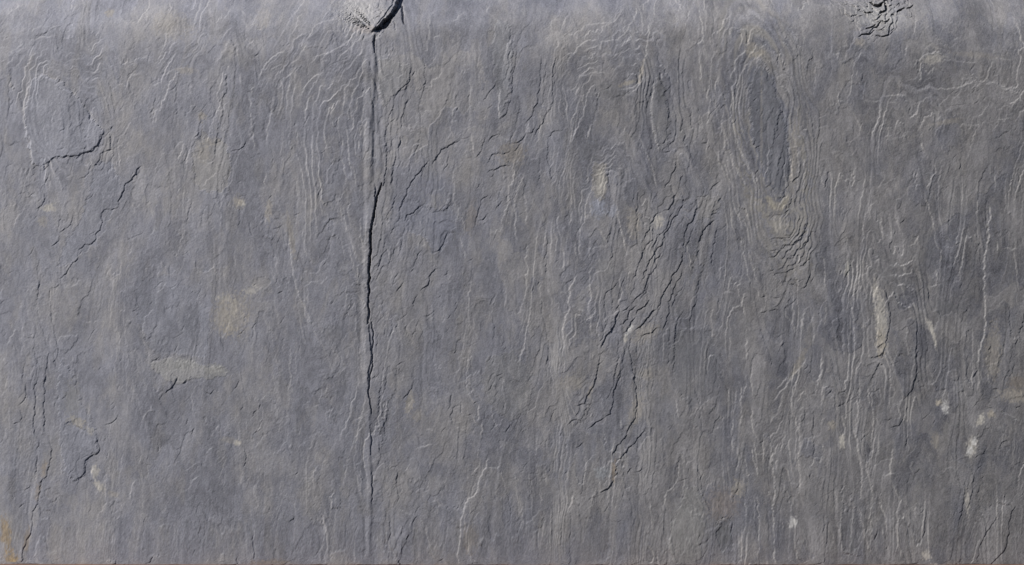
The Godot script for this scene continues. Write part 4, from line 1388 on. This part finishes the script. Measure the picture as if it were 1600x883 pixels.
	d(1.1, [725, 415, 740, 460, 748, 510])
	d(1.2, [690, 600, 692, 660, 685, 730, 690, 800, 685, 860, 670, 883])
	b(1.1, [745, 590, 755, 640, 775, 680, 775, 740])
	d(0.9, [765, 590, 768, 640])
	b(0.9, [765, 540, 790, 540])
	d(0.8, [790, 545, 797, 600])
	b(1.1, [490, 430, 490, 490, 505, 560, 510, 620, 505, 700, 505, 760])
	d(1.4, [535, 430, 550, 500, 568, 560, 560, 630, 545, 700, 530, 760, 515, 768])
	d(1, [1120, 520, 1120, 600, 1130, 680])
	d(1.2, [1160, 670, 1145, 700, 1150, 725])
	d(1.1, [1145, 790, 1135, 830, 1120, 860])
	b(0.9, [1150, 680, 1135, 700])
	d(1, [15, 760, 20, 810])
	d(0.8, [90, 690, 60, 710, 45, 760])
	b(0.8, [240, 880, 250, 800, 260, 760])
	d(0.8, [640, 120, 615, 140, 612, 160])
	d(0.8, [895, 400, 890, 440, 905, 465])
	b(0.9, [150, 560, 160, 610, 170, 660])
	b(0.9, [100, 880, 130, 830, 165, 800, 185, 760])
	b(0.7, [200, 560, 215, 640, 210, 700])
	b(0.8, [460, 300, 455, 380, 460, 460])
	b(0.8, [430, 400, 425, 480, 440, 560])
	b(0.7, [465, 130, 480, 60, 500, 50])
	b(0.7, [620, 330, 640, 380, 670, 430])
	b(0.8, [700, 280, 690, 200, 720, 260])
	b(0.7, [480, 330, 520, 310, 560, 330, 600, 360])
	b(0.7, [375, 560, 385, 620, 380, 680])
	b(0.7, [660, 480, 690, 560])
	d(0.7, [860, 300, 850, 360, 855, 420])
	b(0.6, [880, 300, 875, 360])
	b(0.6, [270, 480, 270, 560, 260, 620])
	b(0.7, [640, 250, 680, 240, 700, 190])

func ledges_lower():
	t(0, 583)
	d(1.4, [195, 0, 200, 60, 195, 120, 192, 180, 195, 230, 185, 285])
	d(1.4, [165, 20, 150, 80, 155, 130, 148, 190, 143, 240, 150, 290, 165, 305])
	d(1.4, [165, 305, 165, 340, 152, 358])
	d(1.1, [68, 160, 85, 145, 105, 120, 108, 80, 112, 40])
	d(1.2, [68, 158, 85, 175, 88, 210, 80, 235])
	d(0.8, [45, 232, 80, 235])
	d(1.3, [215, 300, 225, 350, 222, 400, 210, 440, 200, 475, 175, 510, 168, 560, 155, 610, 138, 640, 130, 690, 125, 730, 100, 755, 88, 790, 78, 830, 60, 840])
	d(1, [165, 360, 155, 420, 150, 470, 140, 500])
	d(0.9, [130, 520, 100, 550])
	d(1.1, [95, 600, 70, 627])
	d(0.7, [30, 560, 50, 590])
	d(1, [300, 85, 295, 105, 275, 125])
	d(0.6, [265, 100, 245, 130])
	d(1.2, [290, 225, 320, 235, 350, 250, 390, 270, 415, 278])
	d(1.6, [430, 290, 440, 320, 447, 350, 435, 380, 400, 388, 385, 410, 383, 440, 375, 470, 345, 490, 335, 510])
	b(1.3, [415, 420, 410, 470, 430, 510, 460, 545, 475, 560])
	d(2, [820, 15, 805, 45, 780, 75, 750, 97])
	d(1.6, [855, 35, 835, 52])
	d(1.1, [930, 85, 960, 92, 985, 75])
	d(1, [1120, 150, 1100, 175])
	d(1.4, [1177, 170, 1155, 205])
	d(0.8, [1105, 10, 1085, 60, 1055, 100])
	d(1.1, [1115, 340, 1128, 390, 1125, 420, 1108, 440])
	d(0.9, [720, 310, 725, 360, 730, 385])
	d(1.1, [660, 665, 655, 690, 645, 705])
	d(1.4, [695, 785, 680, 820, 655, 847])
	d(1.8, [525, 805, 512, 845, 497, 880])
	d(1.1, [360, 875, 385, 862, 415, 855])
	d(1.5, [1160, 720, 1155, 760, 1165, 820])
	d(1.5, [1085, 790, 1082, 840, 1058, 880])
	d(1.4, [1177, 850, 1170, 880])
	b(0.8, [580, 600, 590, 560, 600, 520, 620, 490])
	b(0.7, [635, 420, 640, 380])
	b(0.6, [935, 420, 950, 360, 985, 340])
	b(0.6, [860, 490, 890, 490, 915, 470])
	b(0.6, [640, 230, 660, 190, 700, 170])
	b(0.6, [665, 30, 670, 80])
	b(0.6, [875, 80, 885, 210])
	b(0.6, [950, 310, 990, 260, 1015, 230])
	d(0.7, [480, 285, 470, 320])
	d(0.6, [475, 370, 480, 400])
	d(0.7, [805, 360, 820, 345])
	b(0.6, [35, 100, 20, 70, 30, 20])
	b(0.6, [10, 240, 15, 300, 40, 350])
	d(0.6, [250, 180, 240, 130])
	d(0.6, [1140, 500, 1130, 530])
	b(0.6, [640, 640, 650, 600, 670, 580])
	b(0.5, [840, 740, 850, 780])
	b(0.6, [1010, 800, 1015, 850])
	d(0.6, [410, 600, 395, 650])
	d(0.7, [640, 775, 650, 770])
	t(400, 583)
	d(1.2, [580, 30, 570, 80, 565, 150, 562, 200])
	d(1.1, [605, 10, 595, 60, 580, 110])
	d(1, [580, 200, 590, 250, 590, 300])
	d(0.9, [550, 10, 530, 30])
	d(1.1, [725, 40, 710, 75, 690, 105, 670, 130])
	d(1, [895, 90, 895, 140, 880, 180])
	d(1, [960, 155, 930, 150, 905, 160, 893, 190, 900, 230, 908, 250])
	b(1.1, [965, 40, 975, 90, 995, 130, 1020, 150, 1025, 190, 1018, 230])
	b(1, [995, 195, 1010, 230, 1035, 250])
	b(1.3, [1040, 225, 1038, 270, 1030, 305])
	b(0.9, [1075, 150, 1090, 210, 1115, 270])
	d(0.8, [1050, 180, 1045, 215])
	d(0.8, [970, 200, 990, 190])
	b(0.8, [900, 245, 935, 250, 945, 265, 965, 270])
	b(0.7, [965, 260, 1000, 265, 1000, 295])
	d(1.5, [1177, 235, 1155, 260, 1140, 280])
	b(0.7, [720, 355, 770, 340, 830, 320])
	b(0.8, [780, 265, 800, 258, 825, 270])
	b(1.4, [975, 460, 1000, 460, 1025, 420])
	b(1.4, [1065, 380, 1060, 430, 1030, 480, 1010, 560, 970, 590, 950, 640, 940, 700, 935, 740, 925, 790, 930, 840])
	b(1.1, [1060, 430, 1110, 440, 1130, 420])
	b(0.8, [1110, 440, 1135, 490, 1150, 550])
	b(1, [975, 720, 980, 780, 990, 830])
	b(0.7, [950, 630, 960, 690, 950, 740])
	d(1, [1000, 835, 1020, 830])
	b(0.7, [945, 870, 975, 870])
	d(1.1, [650, 440, 645, 500, 652, 570, 645, 605])
	d(1.1, [610, 680, 615, 720, 605, 760])
	b(1, [605, 740, 625, 775, 650, 800])
	d(1.8, [650, 800, 655, 840, 658, 880])
	d(1.2, [665, 750, 665, 800])
	d(1.4, [745, 660, 725, 680, 715, 710, 712, 730])
	d(1.3, [700, 725, 690, 750])
	b(0.9, [745, 660, 770, 700, 795, 750, 810, 790, 825, 810])
	d(1, [830, 815, 860, 800])
	b(0.7, [860, 800, 880, 860])
	b(0.7, [645, 620, 690, 650, 730, 660])
	b(0.7, [545, 810, 570, 840, 590, 870])
	b(0.8, [500, 235, 470, 270, 450, 310, 430, 360])
	b(0.7, [490, 190, 440, 230])
	b(0.6, [370, 170, 400, 190])
	b(0.9, [320, 60, 318, 105])
	d(1, [280, 145, 300, 150, 310, 165])
	d(0.9, [330, 110, 320, 115])
	d(1.3, [170, 655, 165, 680, 145, 697])
	d(1.5, [20, 145, 8, 170])
	d(1.4, [325, 835, 310, 870])
	d(1, [355, 860, 350, 880])
	d(0.8, [55, 620, 50, 640])
	d(0.9, [1135, 10, 1125, 25])
	d(0.9, [1165, 35, 1177, 38])
	d(0.8, [1150, 540, 1165, 620, 1170, 680])
	b(0.7, [210, 250, 190, 290])
	b(0.7, [420, 360, 410, 450, 400, 540])
	b(0.6, [360, 560, 365, 640, 355, 720])
	b(0.6, [300, 580, 310, 660, 305, 740])
	b(0.6, [440, 720, 450, 790, 440, 840])
	b(0.6, [470, 420, 480, 500, 475, 580])
	b(0.5, [230, 480, 240, 560])
	d(0.7, [560, 300, 570, 370, 560, 440])
	d(0.6, [590, 620, 600, 680])
	b(0.6, [800, 600, 830, 590, 850, 590])
	d(0.7, [760, 630, 785, 632])
	b(0.6, [1010, 760, 1050, 740, 1080, 760])
	d(0.6, [960, 30, 990, 60])
	d(0.7, [1060, 90, 1080, 60, 1110, 70])
	t(800, 583)
	d(1.9, [505, 0, 490, 35, 475, 65, 468, 110, 460, 160, 450, 190, 425, 205])
	d(1.8, [425, 205, 400, 220, 375, 235, 345, 262])
	d(0.9, [470, 0, 465, 60, 445, 110, 435, 130])
	b(0.9, [500, 210, 508, 270])
	d(1.8, [560, 0, 568, 60, 575, 120, 572, 180, 560, 220, 540, 255, 525, 290, 500, 320, 480, 345, 465, 375, 462, 400])
	d(2, [615, 265, 590, 290, 570, 310, 550, 335, 520, 370, 505, 395, 480, 403])
	d(2.4, [480, 405, 482, 450, 478, 490])
	d(3, [474, 490, 460, 510, 440, 535, 420, 548, 400, 552])
	d(1.7, [390, 0, 380, 50, 360, 85, 345, 110, 330, 140, 305, 150, 285, 150])
	b(1, [235, 65, 255, 100, 270, 130, 290, 148])
	d(0.9, [365, 150, 345, 200, 330, 235])
	d(1.5, [250, 240, 280, 215, 300, 215, 330, 235])
	d(1.1, [165, 240, 180, 210, 190, 170, 215, 160])
	d(0.8, [195, 240, 205, 265])
	d(1, [335, 315, 310, 335, 285, 350])
	d(1, [345, 435, 330, 480, 322, 560])
	d(1.3, [530, 470, 545, 445, 555, 440])
	d(1.3, [570, 455, 590, 455, 600, 438])
	b(0.9, [520, 400, 530, 440])
	d(0.8, [650, 300, 640, 320])
	b(0.9, [770, 405, 772, 460, 760, 510, 740, 535, 715, 550, 705, 600, 695, 650])
	b(0.8, [795, 440, 815, 410, 835, 410])
	b(0.7, [640, 590, 640, 660, 655, 740])
	d(1.2, [850, 430, 870, 480, 880, 560, 900, 610, 922, 660])
	b(1.1, [945, 700, 960, 680, 995, 665])
	d(1.4, [995, 665, 1015, 690, 1018, 760])
	b(0.9, [1045, 770, 1050, 720])
	b(1.1, [1060, 50, 1055, 130, 1060, 200, 1050, 250])
	b(0.9, [1020, 200, 1015, 300, 1020, 370])
	b(0.9, [1040, 340, 1045, 420, 1030, 480])
	b(1.1, [1110, 150, 1105, 210, 1115, 270, 1140, 320])
	b(1.4, [1105, 330, 1115, 400, 1130, 450, 1140, 485])
	d(0.9, [1140, 330, 1165, 310])
	b(0.8, [1080, 380, 1085, 470, 1095, 520])
	b(0.8, [1080, 580, 1085, 680, 1070, 740])
	b(1.1, [1135, 570, 1140, 650, 1145, 720, 1135, 800])
	b(0.7, [920, 310, 940, 260, 975, 250])
	d(0.7, [840, 70, 860, 140, 870, 220, 885, 310])
	b(0.7, [530, 830, 525, 860])
	b(0.5, [495, 790, 510, 800])
	d(0.8, [270, 650, 268, 760, 265, 870])
	d(0.7, [180, 640, 185, 740])
	d(0.7, [420, 650, 440, 620, 455, 600])
	b(0.7, [150, 440, 160, 520])
	b(0.8, [10, 460, 20, 500, 15, 540])
	b(0.9, [130, 540, 135, 620])
	d(0.9, [0, 30, 30, 35, 50, 45])
	b(0.6, [60, 70, 75, 130])
	b(0.7, [1075, 0, 1080, 60, 1060, 120])
	b(0.7, [1030, 60, 1030, 140, 1020, 200])
	b(0.8, [1000, 60, 1005, 140])
	b(0.6, [380, 560, 400, 590])
	b(0.6, [20, 520, 30, 620, 50, 700])
	b(0.6, [60, 650, 70, 740])
	b(0.6, [120, 700, 130, 780])
	d(0.6, [230, 680, 225, 780])
	d(0.6, [640, 240, 650, 290])
	b(0.6, [700, 390, 680, 420, 650, 430])
	b(0.7, [1060, 360, 1065, 440, 1075, 520])
	b(0.7, [1120, 560, 1125, 640, 1120, 700])
	t(1200, 583)
	b(1.1, [115, 10, 80, 70, 40, 110, 25, 140])
	b(0.8, [75, 90, 60, 160, 30, 210, 10, 235])
	b(1, [140, 30, 115, 80, 110, 140, 125, 200, 145, 270, 155, 320, 145, 380, 150, 440, 155, 480, 150, 580])
	d(1.2, [175, 165, 170, 210, 165, 250])
	d(0.9, [215, 170, 210, 250, 218, 350, 212, 420])
	d(1.2, [180, 480, 195, 488, 205, 465])
	b(0.9, [245, 0, 248, 60, 260, 120, 270, 140])
	d(1.5, [330, 95, 365, 85])
	d(1.3, [275, 100, 300, 75])
	d(1.1, [310, 160, 345, 150, 370, 130])
	d(0.8, [400, 60, 410, 110])
	b(1.2, [30, 370, 22, 420, 35, 480, 35, 560, 28, 620, 35, 680, 35, 740, 40, 820, 50, 850])
	b(1, [10, 550, 15, 570])
	b(1, [45, 380, 45, 460])
	b(1, [100, 790, 110, 810, 130, 830, 145, 855])
	d(1.4, [175, 865, 200, 850, 240, 840, 265, 820, 275, 770])
	d(1, [275, 770, 290, 680])
	d(0.9, [265, 650, 268, 740])
	b(0.8, [115, 600, 110, 650])
	b(0.8, [75, 600, 65, 660])
	b(0.9, [320, 540, 325, 640])
	b(0.9, [345, 640, 345, 740, 355, 790])
	d(1, [355, 785, 390, 787, 440, 800])
	b(1, [410, 100, 420, 160, 415, 300, 430, 400, 445, 480, 440, 560, 430, 600])
	b(1, [480, 60, 485, 150, 490, 220, 485, 330, 475, 400, 470, 500])
	b(0.9, [455, 370, 465, 450, 490, 560, 490, 600])
	b(1.1, [430, 620, 440, 670, 450, 720, 480, 770, 500, 800])
	b(0.9, [470, 710, 500, 750])
	d(1.1, [500, 750, 515, 715])
	b(0.9, [525, 680, 550, 740, 580, 800])
	b(0.8, [540, 800, 590, 830, 620, 860])
	b(1.2, [585, 350, 575, 400, 573, 490])
	b(1.2, [575, 495, 600, 550, 620, 600, 605, 650, 605, 720, 620, 770, 635, 810])
	b(0.6, [535, 480, 600, 460])
	b(0.9, [685, 600, 690, 680])
	d(1, [740, 630, 735, 690, 725, 750])
	b(0.8, [690, 490, 690, 500])
	d(1.8, [685, 0, 682, 30, 665, 80, 640, 120])
	d(1, [655, 150, 640, 190])
	d(1.5, [630, 210, 615, 245, 565, 255])
	d(1.3, [535, 220, 580, 212])
	b(1, [500, 195, 515, 240, 540, 240])
	d(1.3, [645, 270, 643, 350])
	d(1.5, [1040, 75, 1068, 75])
	b(1, [1010, 0, 1030, 40, 1050, 65])
	d(1.1, [970, 0, 945, 20])
	d(1.6, [1177, 155, 1150, 165])
	d(1.4, [1080, 180, 1100, 180])
	b(1.1, [1080, 178, 1120, 195, 1177, 225])
	d(0.9, [1010, 155, 1060, 165])
	d(1.3, [1025, 345, 1000, 380, 980, 380])
	d(1.1, [960, 400, 985, 380])
	d(1.2, [1125, 315, 1090, 325, 1075, 350, 1050, 355])
	d(1.1, [925, 490, 920, 560, 910, 620, 900, 680, 890, 710])
	d(1.1, [1085, 640, 1060, 690, 1010, 740, 990, 780, 975, 840])
	d(1.6, [1160, 620, 1135, 650, 1132, 710, 1115, 770, 1080, 800, 1050, 830, 1035, 880])
	d(0.9, [700, 835, 670, 860])
	d(1.2, [830, 875, 880, 870])
	b(0.8, [100, 10, 60, 60, 20, 90])
	b(0.8, [430, 0, 425, 80, 430, 160])
	b(0.8, [460, 30, 465, 100, 475, 160])
	b(0.7, [500, 60, 510, 120])
	b(0.7, [405, 200, 410, 280, 420, 340])
	b(0.7, [10, 300, 20, 350, 15, 420])
	b(0.7, [60, 440, 80, 500, 75, 560])
	b(0.7, [545, 680, 560, 730])
	b(0.7, [660, 430, 680, 470])
	d(0.7, [30, 480, 50, 560])
	d(0.8, [190, 600, 180, 540])
	b(0.7, [300, 780, 310, 740, 300, 700])
	d(0.7, [420, 740, 415, 710])
